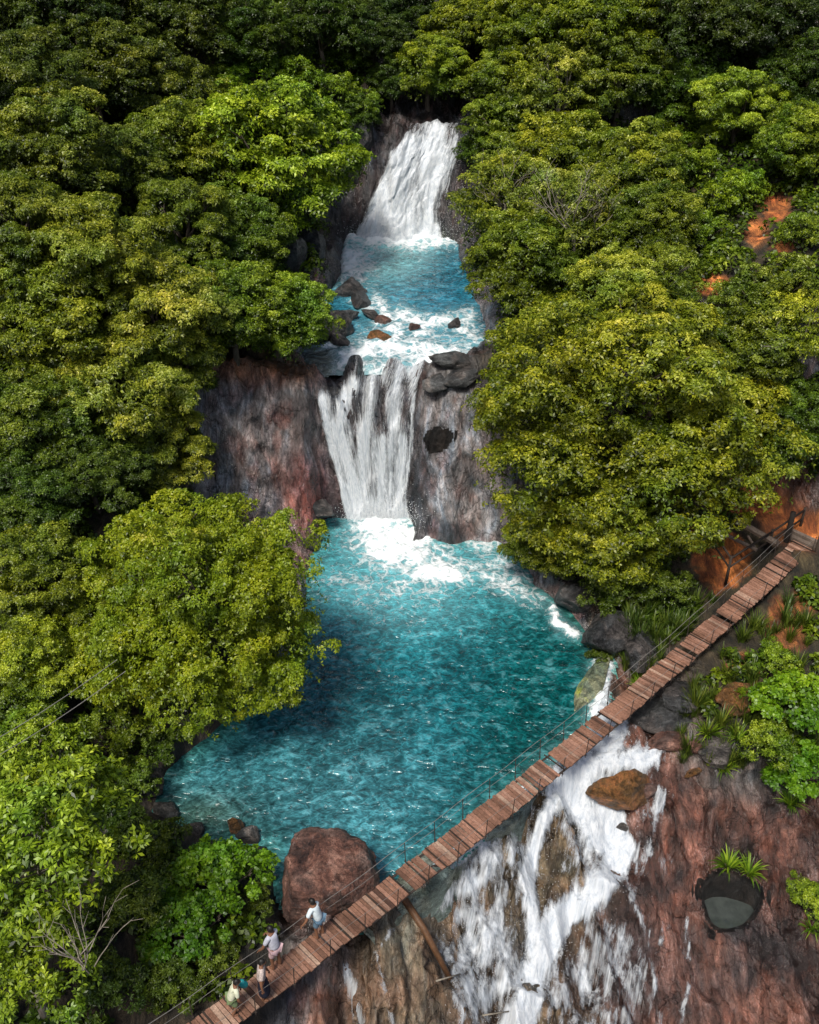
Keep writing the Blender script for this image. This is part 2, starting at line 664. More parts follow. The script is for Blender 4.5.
def foam_mask(t, P, foam, sc=1.0):
    v = t.n('ShaderNodeTexVoronoi', feature='DISTANCE_TO_EDGE')
    v.inputs['Scale'].default_value = 1.5 * sc
    wp = t.n('ShaderNodeVectorMath', operation='MULTIPLY_ADD')
    nz = t.n('ShaderNodeTexNoise')
    nz.inputs['Scale'].default_value = 1.3 * sc
    nz.inputs['Detail'].default_value = 5
    t.l(P, nz.inputs['Vector'])
    t.l(nz.outputs['Color'], wp.inputs[0])
    wp.inputs[1].default_value = (1.6, 1.6, 1.6)
    t.l(P, wp.inputs[2])
    t.l(wp.outputs[0], v.inputs['Vector'])
    lace = t.ramp(v.outputs['Distance'], [(0.0, 1.0), (.25, 0.0)])
    n = t.noise(P, 5 * sc, 8, .75, .6)
    n2 = t.noise(P, 1.1 * sc, 4, .6, .6)
    s = t.math('ADD', t.math('MULTIPLY', lace, .22), t.math('MULTIPLY', n, .62))
    s = t.math('ADD', s, t.math('MULTIPLY', n2, .45))
    # s about 0.35..0.95 ; threshold falls as foam rises
    th = t.math('SUBTRACT', .93, t.math('MULTIPLY', foam, .50))
    d = t.math('SUBTRACT', s, th)
    return t.math('MULTIPLY_ADD', d, 4.5, .5, clamp=True)


def mat_pool():
    t = NT('pool_water')
    P = pos(t)
    foam = t.attr('foam').outputs['Fac']
    base = t.attr('tint').outputs['Color']
    Pr = t.mapping(P, (1, 1.35, 1), (0, 0, -.35))
    n1 = t.noise(Pr, 1.15, 3, .55, .9)
    n2 = t.noise(Pr, 3.0, 2, .5, .8)
    n0 = t.noise(P, .28, 3, .5, .5)
    rd = t.ramp(n1, [(.34, .62), (.46, .88), (.54, 1.08), (.60, 1.22), (.70, 1.4)])
    ridge = t.math('ABSOLUTE', t.math('SUBTRACT', t.noise(Pr, 2.4, 3, .55, .7), .5))
    rd = t.math('MULTIPLY', rd, t.ramp(ridge, [(0.0, 1.7), (.035, 1.15), (.12, .72)]))  # ripple reflections painted into the colour as bright crest lines
    rd = t.math('MULTIPLY', rd, t.ramp(n2, [(.35, .72), (.65, 1.32)]))
    rd = t.math('MULTIPLY', rd, t.ramp(n0, [(.3, .75), (.7, 1.25)]))
    c = t.mix(1.0, base, rd, 'MULTIPLY')
    # sky reflection on the crests, painted in as a pale tint
    hi = t.ramp(t.math('MULTIPLY', n1, t.math('ADD', n2, .5)), [(.55, 0.0), (.74, .5)])
    c = t.mix(t.math('MULTIPLY', hi, .5), c, (.22, .48, .54))
    aer = t.math('MULTIPLY', foam, .8, clamp=True)
    c = t.mix(aer, c, (.30, .62, .68))
    fm = foam_mask(t, P, foam)
    c = t.mix(fm, c, (.84, .9, .92))
    h = t.math('ADD', t.math('MULTIPLY', n1, 1.0), t.math('MULTIPLY', n2, .4))
    h = t.math('ADD', h, t.math('MULTIPLY', fm, .25))
    rough = t.math('MULTIPLY_ADD', fm, .6, .2, clamp=True)
    p = t.princ(c, rough, .5, t.bump(h, .8, .25))
    return t.done(p.outputs[0])


def mat_falls(name='falling_water', sx=7.0, sy=.9, tint=(.88, .91, .93), edge=3.8):
    t = NT(name)
    uv = t.attr('flow').outputs['Vector']
    den = t.attr('dens').outputs['Fac']
    P = pos(t)
    s1 = t.noise(t.mapping(uv, (sx, sy, 1)), 1.0, 6, .7, .5)
    s2 = t.noise(t.mapping(uv, (sx * .3, sy * .35, 1)), 1.0, 4, .6, .8)
    s3 = t.noise(t.mapping(uv, (sx * .9, sy * 3.2, 1)), 1.0, 7, .8, .4)
    s = t.math('ADD', t.math('MULTIPLY', s1, .5), t.math('MULTIPLY', s2, .35))
    s = t.math('ADD', s, t.math('MULTIPLY', s3, .35))     # about .35...85
    th = t.math('SUBTRACT', .90, t.math('MULTIPLY', den, .42))
    d = t.math('SUBTRACT', s, th)
    a = t.math('MULTIPLY_ADD', d, edge, .5, clamp=True)
    c = t.mix(t.ramp(s3, [(.35, 0.0), (.6, 1.0)]), [x * f_ for x, f_ in zip(tint, (.55, .60, .66))], tint)  # bluish shadows between the strands painted into the water colour
    p = t.princ(c, .5, .3, t.bump(t.math('ADD', s1, s3), .8, .12))
    tr = t.n('ShaderNodeBsdfTransparent')
    m = t.n('ShaderNodeMixShader')
    t.l(a, m.inputs[0])
    t.l(tr.outputs[0], m.inputs[1])
    t.l(p.outputs[0], m.inputs[2])
    return t.done(m.outputs[0])


M = {}
M['ground'] = mat_ground()
M['pool'] = mat_pool()
M['falls'] = mat_falls()
M['cascade'] = mat_falls('cascade_foam', 5.0, 1.3, (.80, .83, .86), 4.2)
M['boulder_red'] = mat_rock('red_boulder_rock', (.035, .02, .018), (.17, .078, .056), (.36, .20, .15), (1, 1, .7), (.3, .2, 0), 1.0, .4)
M['boulder_grey'] = mat_rock('grey_boulder_rock', (.02, .018, .018), (.09, .078, .07), (.24, .21, .19))
M['boulder_dark'] = mat_rock('dark_wet_rock', (.010, .009, .009), (.05, .044, .042), (.14, .12, .11), (1, 1, 1), (0, 0, 0), 1, .35)
M['boulder_orange'] = mat_rock('orange_boulder_rock', (.07, .035, .012), (.24, .11, .035), (.42, .16, .06), (1, 1, 1), (0, 0, 0), 1.6, .4)
M['boulder_moss'] = mat_rock('mossy_slab_rock', (.13, .14, .07), (.30, .31, .20), (.52, .56, .10), (1, 1, 1), (0, 0, 0), .8)
M['concrete'] = mat_rock('weir_concrete', (.10, .115, .08), (.26, .29, .23), (.40, .43, .36), (1, 1, 1), (0, 0, 0), .8, .5)
LS = [(0, (.010, .018, .003)), (.28, (.055, .080, .007)), (.56, (.18, .22, .016)), (.80, (.38, .41, .045)), (1, (.66, .66, .20))]  # pale and dark ends paint leaf highlights and shaded gaps into the colour
M['leaf'] = mat_leaf('broad_leaves', LS)
M['leaf_fine'] = mat_leaf('fine_yellow_green_leaves', [(0, (.03, .042, .003)), (.3, (.13, .165, .008)), (.62, (.29, .33, .015)), (.9, (.44, .44, .025)), (1, (.55, .46, .08))])
M['leaf_lime'] = mat_leaf('lime_leaves', [(0, (.02, .05, .003)), (.4, (.10, .21, .008)), (.8, (.23, .40, .015)), (1, (.38, .52, .05))])
M['leaf_dark'] = mat_leaf('dark_leaves', [(0, (.008, .016, .003)), (.4, (.040, .068, .008)), (.8, (.11, .165, .016)), (1, (.24, .30, .05))])
M['grass'] = mat_leaf('bank_grass', [(0, (.015, .03, .004)), (.5, (.06, .10, .01)), (1, (.20, .24, .04))])
M['bark'] = mat_bark('tree_bark')
M['bark_pale'] = mat_bark('pale_bark', (.13, .11, .085), (.36, .32, .26))
M['deck'] = mat_wood('bridge_plank_wood', [(0, (.10, .052, .036)), (.1, (.21, .108, .070)), (.5, (.29, .148, .098)), (.85, (.34, .185, .13)), (1, (.44, .30, .22))])
M['dark_wood'] = mat_wood('dark_weathered_wood', [(0, (.02, .015, .012)), (1, (.07, .05, .038))], .8)
M['grey_wood'] = mat_wood('grey_weathered_wood', [(0, (.12, .09, .07)), (1, (.26, .2, .16))], .8)
M['log'] = mat_wood('wet_log_wood', [(0, (.10, .05, .025)), (1, (.2, .1, .05))], .5)
M['cable'] = mat_flat('steel_cable', (.28, .26, .24), .5, .5, .3, 5, .4)
M['rod'] = mat_flat('rusty_rod', (.05, .038, .032), .7, .3)

# ------------------------------------------------------------------ terrain mesh
XX, YY, HH = FLD.XX, FLD.YY, FLD.H
D1, D2, D4, D3 = sdf(XX, YY, POOL1), sdf(XX, YY, POOL2), sdf(XX, YY, DOWN), sdf(XX, YY, TOPS)
DD = np.minimum(np.minimum(D1, D2), np.minimum(D3, D4))
gy, gx = np.gradient(HH, YS, XS)
slope = np.hypot(gx, gy)
PX, PY, _ = project(XX, np.maximum(YY, 4), HH)
rock = np.clip(np.exp(-np.maximum(0, DD - 0.8) / 0.9) + sstep(1.7, 2.6, slope), 0, 1)
# cliff band of the lower falls and the canyon of the upper falls are bare
rock = np.maximum(rock, np.exp(-((YY - 43.6) / 2.0) ** 2) * (XX > -11.5) * (XX < 7))
rock = np.maximum(rock, np.exp(-((YY - 68) / 3.0) ** 2) * (XX > -8) * (XX < 7))
zn = fbm(XX * .5, YY * .5, HH * .5, 4)
zn2 = fbm(XX * 1.7 + 9, YY * 1.7, HH * .8, 4)


def lerp(a, b, k):
    return a + (b - a) * k[..., None]


def C3(*c):
    return np.array(c)


def px_blob0(a, b, cx, cy, rx, ry):
    return np.exp(-((a - cx) / rx) ** 2 - ((b - cy) / ry) ** 2)


colr = lerp(C3(.07, .063, .066), C3(.26, .24, .24), sstep(-.35, .4, zn))          # grey wet rock
colr = lerp(colr, C3(.19, .075, .058), sstep(.12, .42, zn2) * .4)                       # red stains
# left rock face: rusty on its crest and towards the falls foot
kf = np.exp(-((PX - 320) / 34) ** 2 - ((PY - 500) / 40) ** 2)
colr = lerp(colr, C3(.24, .065, .05), np.clip(kf * 1.1, 0, .85))
kf = sstep(392, 372, PY) * sstep(345, 300, PX) * (PX > 180) * (YY > 42) * (YY < 48)
colr = lerp(colr, C3(.36, .15, .07), kf * .75)
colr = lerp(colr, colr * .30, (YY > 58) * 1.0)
colr = lerp(colr, C3(.045, .042, .045), sstep(-3.9, -3.2, XX + .8) * sstep(.9, .2, XX) * (YY > 42) * (YY < 47.6) * .85)
# lower slabs: dark red-brown to olive brown
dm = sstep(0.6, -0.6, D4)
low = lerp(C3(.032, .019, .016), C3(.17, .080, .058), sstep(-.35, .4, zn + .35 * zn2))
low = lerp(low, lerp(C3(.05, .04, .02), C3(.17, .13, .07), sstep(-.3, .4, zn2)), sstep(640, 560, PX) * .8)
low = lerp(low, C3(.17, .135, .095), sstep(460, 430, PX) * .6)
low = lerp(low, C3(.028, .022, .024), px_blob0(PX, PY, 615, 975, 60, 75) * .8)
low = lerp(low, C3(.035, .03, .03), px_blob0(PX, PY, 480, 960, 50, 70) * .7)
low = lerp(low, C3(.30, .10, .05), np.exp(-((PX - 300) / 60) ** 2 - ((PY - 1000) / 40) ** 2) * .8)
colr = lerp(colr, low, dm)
# rocks between the path and the outflow
kr = sstep(-1, 1.0, D4) * (XX > 8) * (YY < 40)
colr = lerp(colr, lerp(C3(.05, .045, .04), C3(.16, .12, .095), sstep(-.3, .4, zn)), kr * 1.0)
# under pool water
colr = lerp(colr, C3(.12, .16, .12), (((D1 < -.2) & (HH < -.15)) | ((D2 < -.2) & (HH < Z2 - .1))) * 1.0)
earth = lerp(C3(.014, .012, .006), C3(.05, .038, .018), sstep(-.3, .3, zn2))
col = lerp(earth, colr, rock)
# orange soil: path and the bare slips on the slope
pd = seg_dist(XX, YY, PATH)
soil = np.exp(-(pd / (1.25 + .5 * zn)) ** 4)


def slip(cx, cy, rx, ry):
    return sstep(1.15, .75, np.hypot((PX - cx) / rx, (PY - cy) / ry) + .5 * zn2) * (YY > 6)


for s_ in ((722, 560, 30, 32), (690, 535, 20, 10), (777, 208, 16, 14), (757, 232, 13, 16), (784, 247, 12, 8), (713, 284, 19, 12),
           (788, 625, 24, 30), (745, 670, 20, 22), (805, 600, 15, 14)):
    soil = np.maximum(soil, slip(*s_) * (1.0 if s_[1] < 600 else .55))
soilc = lerp(C3(.28, .075, .018), C3(.52, .17, .04), sstep(-.3, .3, zn2))
col = lerp(col, soilc, np.clip(soil, 0, 1))
rock = rock * (1 - soil)
lb_ = sstep(-3.6, -4.6, XX) * (YY < 33)
rock = rock * (1 - .75 * lb_)
col = lerp(col, lerp(C3(.012, .010, .006), C3(.045, .032, .018), sstep(-.3, .3, zn2)), lb_ * .9)  # brown leaf litter, with the left shore's shade painted into the tint
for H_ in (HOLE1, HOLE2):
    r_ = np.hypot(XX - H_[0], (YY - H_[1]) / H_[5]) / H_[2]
    col = lerp(col, col * .55, sstep(1.5, 1.05, r_))  # hole shade painted into the rock tint around the rim

nx, ny = len(XS), len(YS)
jit = rock * (DD > -50)
jit = jit * np.where(D4 < .3, .25, 1.0) * (1 - .85 * sstep(-5.2, -4.4, XX) * sstep(1.1, .5, XX) * (YY > 42) * (YY < 48)) * np.where((YY > 62) & (np.abs(XX) < 4.5), .2, 1.0)
for H_ in (HOLE1, HOLE2):
    jit = jit * sstep(H_[2] * 1.0, H_[2] * 1.8, np.hypot(XX - H_[0], YY - H_[1]))
# sharp ridged relief pushed out along the surface normal
nl = np.sqrt(1 + gx ** 2 + gy ** 2)
r3 = np.abs(fbm(XX * 1.1 + 4 + .4 * YY, YY * .6, HH * .7, 3, .45))
for H_ in (HOLE1, HOLE2):
    r3 = r3 * sstep(H_[2] * 1.0, H_[2] * 1.8, np.hypot(XX - H_[0], YY - H_[1]))
r4 = np.abs(fbm(XX * 3.0, YY * 1.2 + 5, HH * 1.2, 3, .5))
wet_ = sstep(-.25, .35, np.minimum(D1, D2))
jit = jit * wet_
disp = wet_ * rock * (-.75 * np.minimum(r3, .3) - .16 * np.minimum(r4, .3) + .14) * np.where(jit + .2 > .3, 1.0, .55)
VX = XX + jit * .16 * fbm(XX * 1.1, HH * 1.3, YY * .9, 3)
VY = YY + jit * (.28 * fbm(XX * .8 + 4, HH * .9, YY * .5, 4) + .05 * fbm(XX * 5, HH * 3, YY * 5, 2))
VX = VX - gx / nl * disp
VY = VY - gy / nl * disp
HV = HH + disp / nl
V = np.stack([VX, VY, HV], -1).reshape(-1, 3)
def hole_r(th):
    return 1 + .07 * np.sin(3 * th + 1) + .05 * np.sin(2 * th + .4) + .03 * np.sin(5 * th)


idx = np.arange(nx * ny).reshape(ny, nx)
quads = np.stack([idx[:-1, :-1], idx[:-1, 1:], idx[1:, 1:], idx[1:, :-1]], -1).reshape(-1, 4)
cx = .25 * (XX[:-1, :-1] + XX[1:, 1:] + XX[1:, :-1] + XX[:-1, 1:]).ravel()
cy = .25 * (YY[:-1, :-1] + YY[1:, 1:] + YY[1:, :-1] + YY[:-1, 1:]).ravel()
region = np.zeros(len(quads), int)
for H_ in (HOLE1, HOLE2):
    ex, ey = cx - H_[0], (cy - H_[1]) / H_[5]
    region[np.hypot(ex, ey) < H_[2] * 1.16 * hole_r(np.arctan2(ey, ex))] = -1
wy = weir_y(cx)
REG = [
    ('cliff', (cx > -11) & (cx < -4.6) & (cy > 40.8) & (cy < 46.3), 'sloping wet rock face with rusty crest, left of the lower waterfall', 'rock face'),
    ('rock_buttress', (cx > 0.3) & (cx < 5.6) & (cy > 40.8) & (cy < 48.2), 'grey rock buttress with a round pothole, right of the lower waterfall', 'rock outcrop'),
    ('rock_slab', (cx > 8.2) & (cx < 21) & (cy > 8) & (cy < 27.3), 'smooth dark red rock slab with a water filled pothole', 'rock slab'),
    ('rock_slab', (cx > -3.6) & (cx < 1.6) & (cy > 8) & (cy < wy - .9), 'brown rock slab sloping down below the bridge beside the log', 'rock slab'),
]
for k, (nm, msk, lb, ct) in enumerate(REG):
    region[msk & (region == 0)] = k + 1
TINT = col.reshape(-1, 3)
ROCKF = rock.reshape(-1)
for k in range(len(REG) + 1):
    q = quads[region == k]
    used, inv = np.unique(q, return_inverse=True)
    nm = 'terrain' if k == 0 else REG[k - 1][0]
    me = mesh_np(nm, V[used], inv.reshape(-1, 4), True, (M['ground'],))
    attr_c(me, 'tint', TINT[used])
    attr_f(me, 'rock', ROCKF[used])
    o = link(nm, me)
    if k == 0:
        tag(o, kind='structure')
    else:
        tag(o, REG[k - 1][2], REG[k - 1][3], kind='thing')


# ------------------------------------------------------------------ water surfaces
def px_blob(PXX, PYY, cx, cy, rx, ry, rot=0.0):
    a = math.radians(rot)
    u = (PXX - cx) * math.cos(a) + (PYY - cy) * math.sin(a)
    v = -(PXX - cx) * math.sin(a) + (PYY - cy) * math.cos(a)
    return np.exp(-((u / rx) ** 2 + (v / ry) ** 2))


def px_strokes(PXX, PYY, strokes):
    out = np.zeros(np.shape(PXX))
    for pts, r, amp in strokes:
        pts = np.array(pts, float)
        d = seg_dist(PXX, PYY, pts)
        out = np.maximum(out, amp * np.exp(-(d / r) ** 1.6))
    return out


def water_grid(name, poly, z, step, grow, foamfn, tintfn, wave=.05):
    x0, y0 = poly.min(0) - 1
    x1, y1 = poly.max(0) + 1
    xs = np.arange(x0, x1, step)
    ys = np.arange(y0, y1, step)
    X, Y = np.meshgrid(xs, ys)
    S = sdf(X, Y, poly)
    pxx, pyy, _ = project(X, Y, np.full_like(X, z))
    fo = foamfn(X, Y, pxx, pyy, S)
    dip = .4 * sstep(-.15, .4, S) if z > 1 else 0
    Z = z + wave * fbm(X * 1.1 + .5 * Y, Y * 1.6, 2.0, 3) + np.clip(fo, 0, 1) * .28 * (fbm(X * 2.3, Y * 2.3, 5, 4) + .3) - dip
    idx = np.arange(X.size).reshape(X.shape)
    q = np.stack([idx[:-1, :-1], idx[:-1, 1:], idx[1:, 1:], idx[1:, :-1]], -1).reshape(-1, 4)
    keep = (S[:-1, :-1] < grow).ravel()
    q = q[keep]
    used, inv = np.unique(q, return_inverse=True)
    Vv = np.stack([X, Y, Z], -1).reshape(-1, 3)[used]
    me = mesh_np(name, Vv, inv.reshape(-1, 4), True, (M['pool'],))
    attr_f(me, 'foam', fo.ravel()[used])
    attr_c(me, 'tint', tintfn(X, Y, pxx, pyy, S).reshape(-1, 3)[used])
    o = link(name, me)
    tag(o, kind='structure')
    return o


def foam1(X, Y, px, py, S):
    f = 1.05 * px_blob(px, py, 400, 548, 50, 31, 22)
    f = np.maximum(f, 1.0 * px_blob(px, py, 380, 524, 34, 18))
    f = np.maximum(f, .92 * px_blob(px, py, 432, 566, 42, 20, 20))
    f = np.maximum(f, .48 * px_blob(px, py, 505, 572, 45, 20, 25))
    f = np.maximum(f, .34 * px_blob(px, py, 395, 585, 80, 38))
    f = np.maximum(f, px_strokes(px, py, [([(553, 608), (556, 622), (574, 634)], 5, .95), ([(603, 655), (601, 700), (596, 725)], 9, 1.2),
                                          ([(470, 545), (520, 548)], 7, .6), ([(455, 560), (510, 590), (540, 600)], 10, .5)]))
    f = np.maximum(f, .55 * np.exp(-np.abs(weir_y(X) - Y) / .35) * (px > 425))
    return f * (1 + .6 * fbm(X * .9, Y * .9, 3, 3)) + .25 * f * fbm(X * 3, Y * 3, 8, 3)


def tint1(X, Y, px, py, S):
    c = np.empty(X.shape + (3,))
    c[:] = (.004, .088, .108)
    c = lerp(c, C3(.002, .068, .070), sstep(430, 560, px + .25 * (py - 650)))
    c = lerp(c, C3(.04, .16, .19), sstep(660, 800, py) * sstep(520, 330, px) * .9)  # sky reflection at the lower left, painted into the water tint
    c = lerp(c, C3(.05, .33, .38), np.exp(-((px - 400) / 110) ** 2 - ((py - 580) / 55) ** 2) * .8)
    c = lerp(c, C3(.05, .20, .13), np.clip(np.exp(S / .9) - .25, 0, 1) * .5)
    c = lerp(c, C3(.07, .11, .06), np.exp(-((px - 205) / 45) ** 2 - ((py - 815) / 22) ** 2) * .6)
    return c


def foam2(X, Y, px, py, S):
    f = 1.4 * px_blob(px, py, 402, 232, 66, 16)
    f = np.maximum(f, .9 * px_blob(px, py, 350, 262, 26, 22))
    f = np.maximum(f, .75 * px_strokes(px, py, [([(400, 315), (425, 325), (470, 320)], 10, 1), ([(345, 360), (380, 345), (440, 352)], 12, 1.1), ([(375, 300), (400, 330), (385, 365)], 9, .9), ([(430, 360), (405, 385)], 14, 1.15)]))
    f = np.maximum(f, .46 * sstep(300, 345, py) * sstep(325, 385, px))
    for q in ((330, 345), (384, 346), (358, 300), (378, 324), (390, 330), (420, 334), (462, 331), (366, 310)):
        f = np.maximum(f, .85 * px_blob(px, py, q[0], q[1], 9, 4))
    return f * (1 + .3 * fbm(X * .9, Y * .9, 3, 3))


def tint2(X, Y, px, py, S):
    c = np.empty(X.shape + (3,))
    c[:] = (.018, .125, .18)
    c = lerp(c, C3(.22, .50, .50), sstep(300, 245, py) * sstep(460, 380, px) * .9)
    c = lerp(c, C3(.012, .12, .19), np.exp(-((px - 455) / 30) ** 2 - ((py - 310) / 40) ** 2) * .8)
    c = lerp(c, C3(.20, .15, .09), np.exp(-((px - 326) / 40) ** 2 - ((py - 362) / 20) ** 2) * .95)
    c = lerp(c, C3(.20, .26, .26), sstep(345, 390, py) * .7)
    return c


water_grid('pool_water', POOL1, 0.0, .13, .45, foam1, tint1)
water_grid('stream_water', POOL2, Z2, .13, .5, foam2, tint2, .09)


def pothole(H, wl, label_w):
    """a shaft worn into the rock: flared lip on the slope, steep walls, water at the bottom"""
    n = 72
    th = np.linspace(0, 2 * np.pi, n, endpoint=False)
    R_ = H[2] * hole_r(th)
    rings = []
    for k, (f, dz) in enumerate(((1.42, -.06), (1.28, .03), (1.14, .055), (1.04, .03), (.97, -.10))):
        x, y = H[0] + R_ * f * np.cos(th), H[1] + R_ * f * H[5] * np.sin(th)
        z = FLD(x, y) + dz
        rings.append(np.stack([x, y, z], -1))
    top = rings[-1]
    zb = H[3]
    for k in range(1, 9):
        u = k / 8
        f = .97 + .06 * np.sin(u * 3.1) + .035 * fbm(np.cos(th) * 2, np.sin(th) * 2, u * 3 + 5, 3) - .10 * u ** 3
        x, y = H[0] + R_ * f * np.cos(th), H[1] + R_ * f * H[5] * np.sin(th)
        rings.append(np.stack([x, y, top[:, 2] * (1 - u) + zb * u], -1))
    Vv = np.concatenate(rings + [np.array([[H[0], H[1], zb]])])
    f4 = []
    for a in range(len(rings) - 1):
        for b in range(n):
            b2 = (b + 1) % n
            f4.append((a * n + b, (a + 1) * n + b, (a + 1) * n + b2, a * n + b2))
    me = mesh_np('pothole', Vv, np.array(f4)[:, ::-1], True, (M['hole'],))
    return me, float(top[:, 2].min()) - wl, R_


M['hole'] = mat_rock('pothole_rock', (.005, .004, .004), (.016, .012, .010), (.045, .034, .028), (1, 1, .4), (0, 0, 0), 2.0, .35)  # near-black colour paints the shaft's shade onto its sunlit walls
_tw = NT('pothole_water')
_nn = _tw.noise(pos(_tw), 3, 3)
_p = _tw.princ(_tw.ramp(_nn, [(.3, (.035, .042, .040)), (.7, (.06, .07, .065))]), .04, .9, _tw.bump(_nn, .04, .01))
M['hole_water'] = _tw.done(_p.outputs[0])
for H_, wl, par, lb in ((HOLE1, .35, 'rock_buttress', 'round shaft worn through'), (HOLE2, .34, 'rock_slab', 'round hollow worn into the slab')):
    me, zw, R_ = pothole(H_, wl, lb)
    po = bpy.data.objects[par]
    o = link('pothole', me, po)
    n = 48
    th = np.linspace(0, 2 * np.pi, n, endpoint=False)
    rr_ = H_[2] * hole_r(th) * 1.02
    vs = [(H_[0], H_[1], zw)] + [(H_[0] + rr_[k] * math.cos(th[k]), H_[1] + rr_[k] * H_[5] * math.sin(th[k]), zw) for k in range(n)]
    mw = bpy.data.meshes.new('water')
    mw.from_pydata(vs, [], [(0, k + 1, (k + 1) % n + 1) for k in range(n)])
    mw.materials.append(M['hole_water'])
    link('water', mw, o)


# ------------------------------------------------------------------ falling water draped on the rock
def falls(name, rows, nu, nv, off, densfn, mat, label, flowdir=None, hh=.1):
    """rows: (leftx, lefty, rightx, righty) from top to bottom, measured in the photograph"""
    rows = np.array(rows, float)
    v = np.linspace(0, len(rows) - 1, nv)
    i = np.clip(v.astype(int), 0, len(rows) - 2)
    f = (v - i)[:, None]
    R = rows[i] * (1 - f) + rows[i + 1] * f
    u = np.linspace(0, 1, nu)[None, :]
    pxx = R[:, 0:1] * (1 - u) + R[:, 2:3] * u
    pyy = R[:, 1:2] * (1 - u) + R[:, 3:4] * u
    X, Y, Z = [a.reshape(pxx.shape) for a in hit(pxx, pyy, FLD, off)]
    # flow coordinates in metres: across, down
    W = np.hypot(np.diff(X, axis=1), np.diff(Y, axis=1)).sum(1).mean()
    L = np.sqrt(np.diff(X, axis=0) ** 2 + np.diff(Y, axis=0) ** 2 + np.diff(Z, axis=0) ** 2)
    L = np.vstack([np.zeros((1, nu)), np.cumsum(L, axis=0)])
    if flowdir is None:
        fl = np.stack([u * W + 0 * L, L, np.zeros_like(L)], -1)
    else:
        a = math.radians(flowdir)
        c_ = X * math.cos(a) + Y * math.sin(a)
        d_ = (-X * math.sin(a) + Y * math.cos(a)) * 1.2 - Z * .6
        fl = np.stack([c_, d_, np.zeros_like(L)], -1)
    de = densfn(pxx, pyy, u + 0 * L, (v / v[-1])[:, None] + 0 * L)
    dd = np.clip(de, 0, 1)
    Y = Y - hh * dd * (fbm(fl[..., 0] * 3, fl[..., 1] * .8, 1.0, 3) + .6) * .8
    Z = Z + hh * dd * (fbm(fl[..., 0] * 2, fl[..., 1] * 1.5, 4.0, 3) + .6)
    idx = np.arange(X.size).reshape(X.shape)
    q = np.stack([idx[:-1, :-1], idx[1:, :-1], idx[1:, 1:], idx[:-1, 1:]], -1).reshape(-1, 4)
    Vv = np.stack([X, Y, Z], -1).reshape(-1, 3)
    P0 = Vv[q]
    ext = (P0.max(1) - P0.min(1)).max(1)
    q = q[ext < np.median(ext) * 6 + .25]
    me = mesh_np(name, Vv, q, True, (mat,))
    attr_f(me, 'dens', de)
    attr_v(me, 'flow', fl.reshape(-1, 3))
    o = link(name, me)
    tag(o, label, 'waterfall', kind='thing')
    return o


def edge_fade(u, a=.06):
    return np.clip(np.minimum(u, 1 - u) / a, 0, 1)


def dens_low(px, py, u, v):
    s = px_strokes(px, py, [([(352, 385), (345, 400), (338, 430), (352, 480), (362, 530)], 9, 1.25), ([(374, 368), (372, 398), (364, 430), (362, 470), (366, 530)], 9, 1.1),
                            ([(326, 425), (338, 470), (352, 520)], 6, .85), ([(400, 368), (395, 400), (392, 440), (388, 530)], 9, .95), ([(383, 440), (380, 530)], 8, 1.05),
                            ([(416, 368), (413, 392), (412, 430), (408, 470), (404, 520)], 6, 1.0), ([(402, 440), (398, 520)], 9, 1.0),
                            ([(322, 400), (326, 425), (338, 480), (352, 525)], 10, 1.05), ([(356, 495), (380, 522), (402, 517)], 16, 1.2)])
    k = .50 * sstep(.3, .7, v) + .08 + .55 * sstep(398, 372, py) * sstep(350, 380, px)
    nz = fbm(px * .09, py * .02, 1.0, 3)
    ef = edge_fade(u + .08 * nz, .12)
    return (np.maximum(s, k) + .4 * nz) * ef - (1 - ef) * .5 + .35 * px_blob(px, py, 380, 522, 40, 16)


falls('waterfall', [(300, 356, 448, 354), (302, 372, 440, 370), (306, 388, 432, 385), (310, 405, 424, 398), (316, 430, 421, 420), (328, 468, 418, 458), (338, 498, 414, 497), (344, 522, 416, 526)],
      90, 120, .12, dens_low, M['falls'], 'white streaming lower waterfall dropping into the big turquoise pool')


def dens_up(px, py, u, v):
    s = px_strokes(px, py, [([(440, 132), (432, 160), (428, 235)], 20, 1.15), ([(405, 150), (398, 180), (395, 235)], 15, 1.05), ([(388, 160), (372, 235)], 9, .95),
                            ([(462, 135), (447, 185), (444, 235)], 9, .7), ([(396, 135), (378, 190)], 5, .6)])
    nz = fbm(px * .06, py * .018, 1.0, 3)
    ef = edge_fade(u + .10 * nz, .16)
    return (np.maximum(s, .78 * sstep(.0, .3, v) + .25) + .5 * nz) * ef - (1 - ef) * .5 + .3 * px_blob(px, py, 400, 238, 60, 14)


falls('waterfall', [(398, 125, 470, 123), (390, 145, 468, 142), (374, 180, 456, 178), (360, 212, 448, 210), (344, 246, 454, 243)],
      80, 110, .15, dens_up, M['falls'], 'white upper waterfall in the far gorge above the stream', hh=.3)


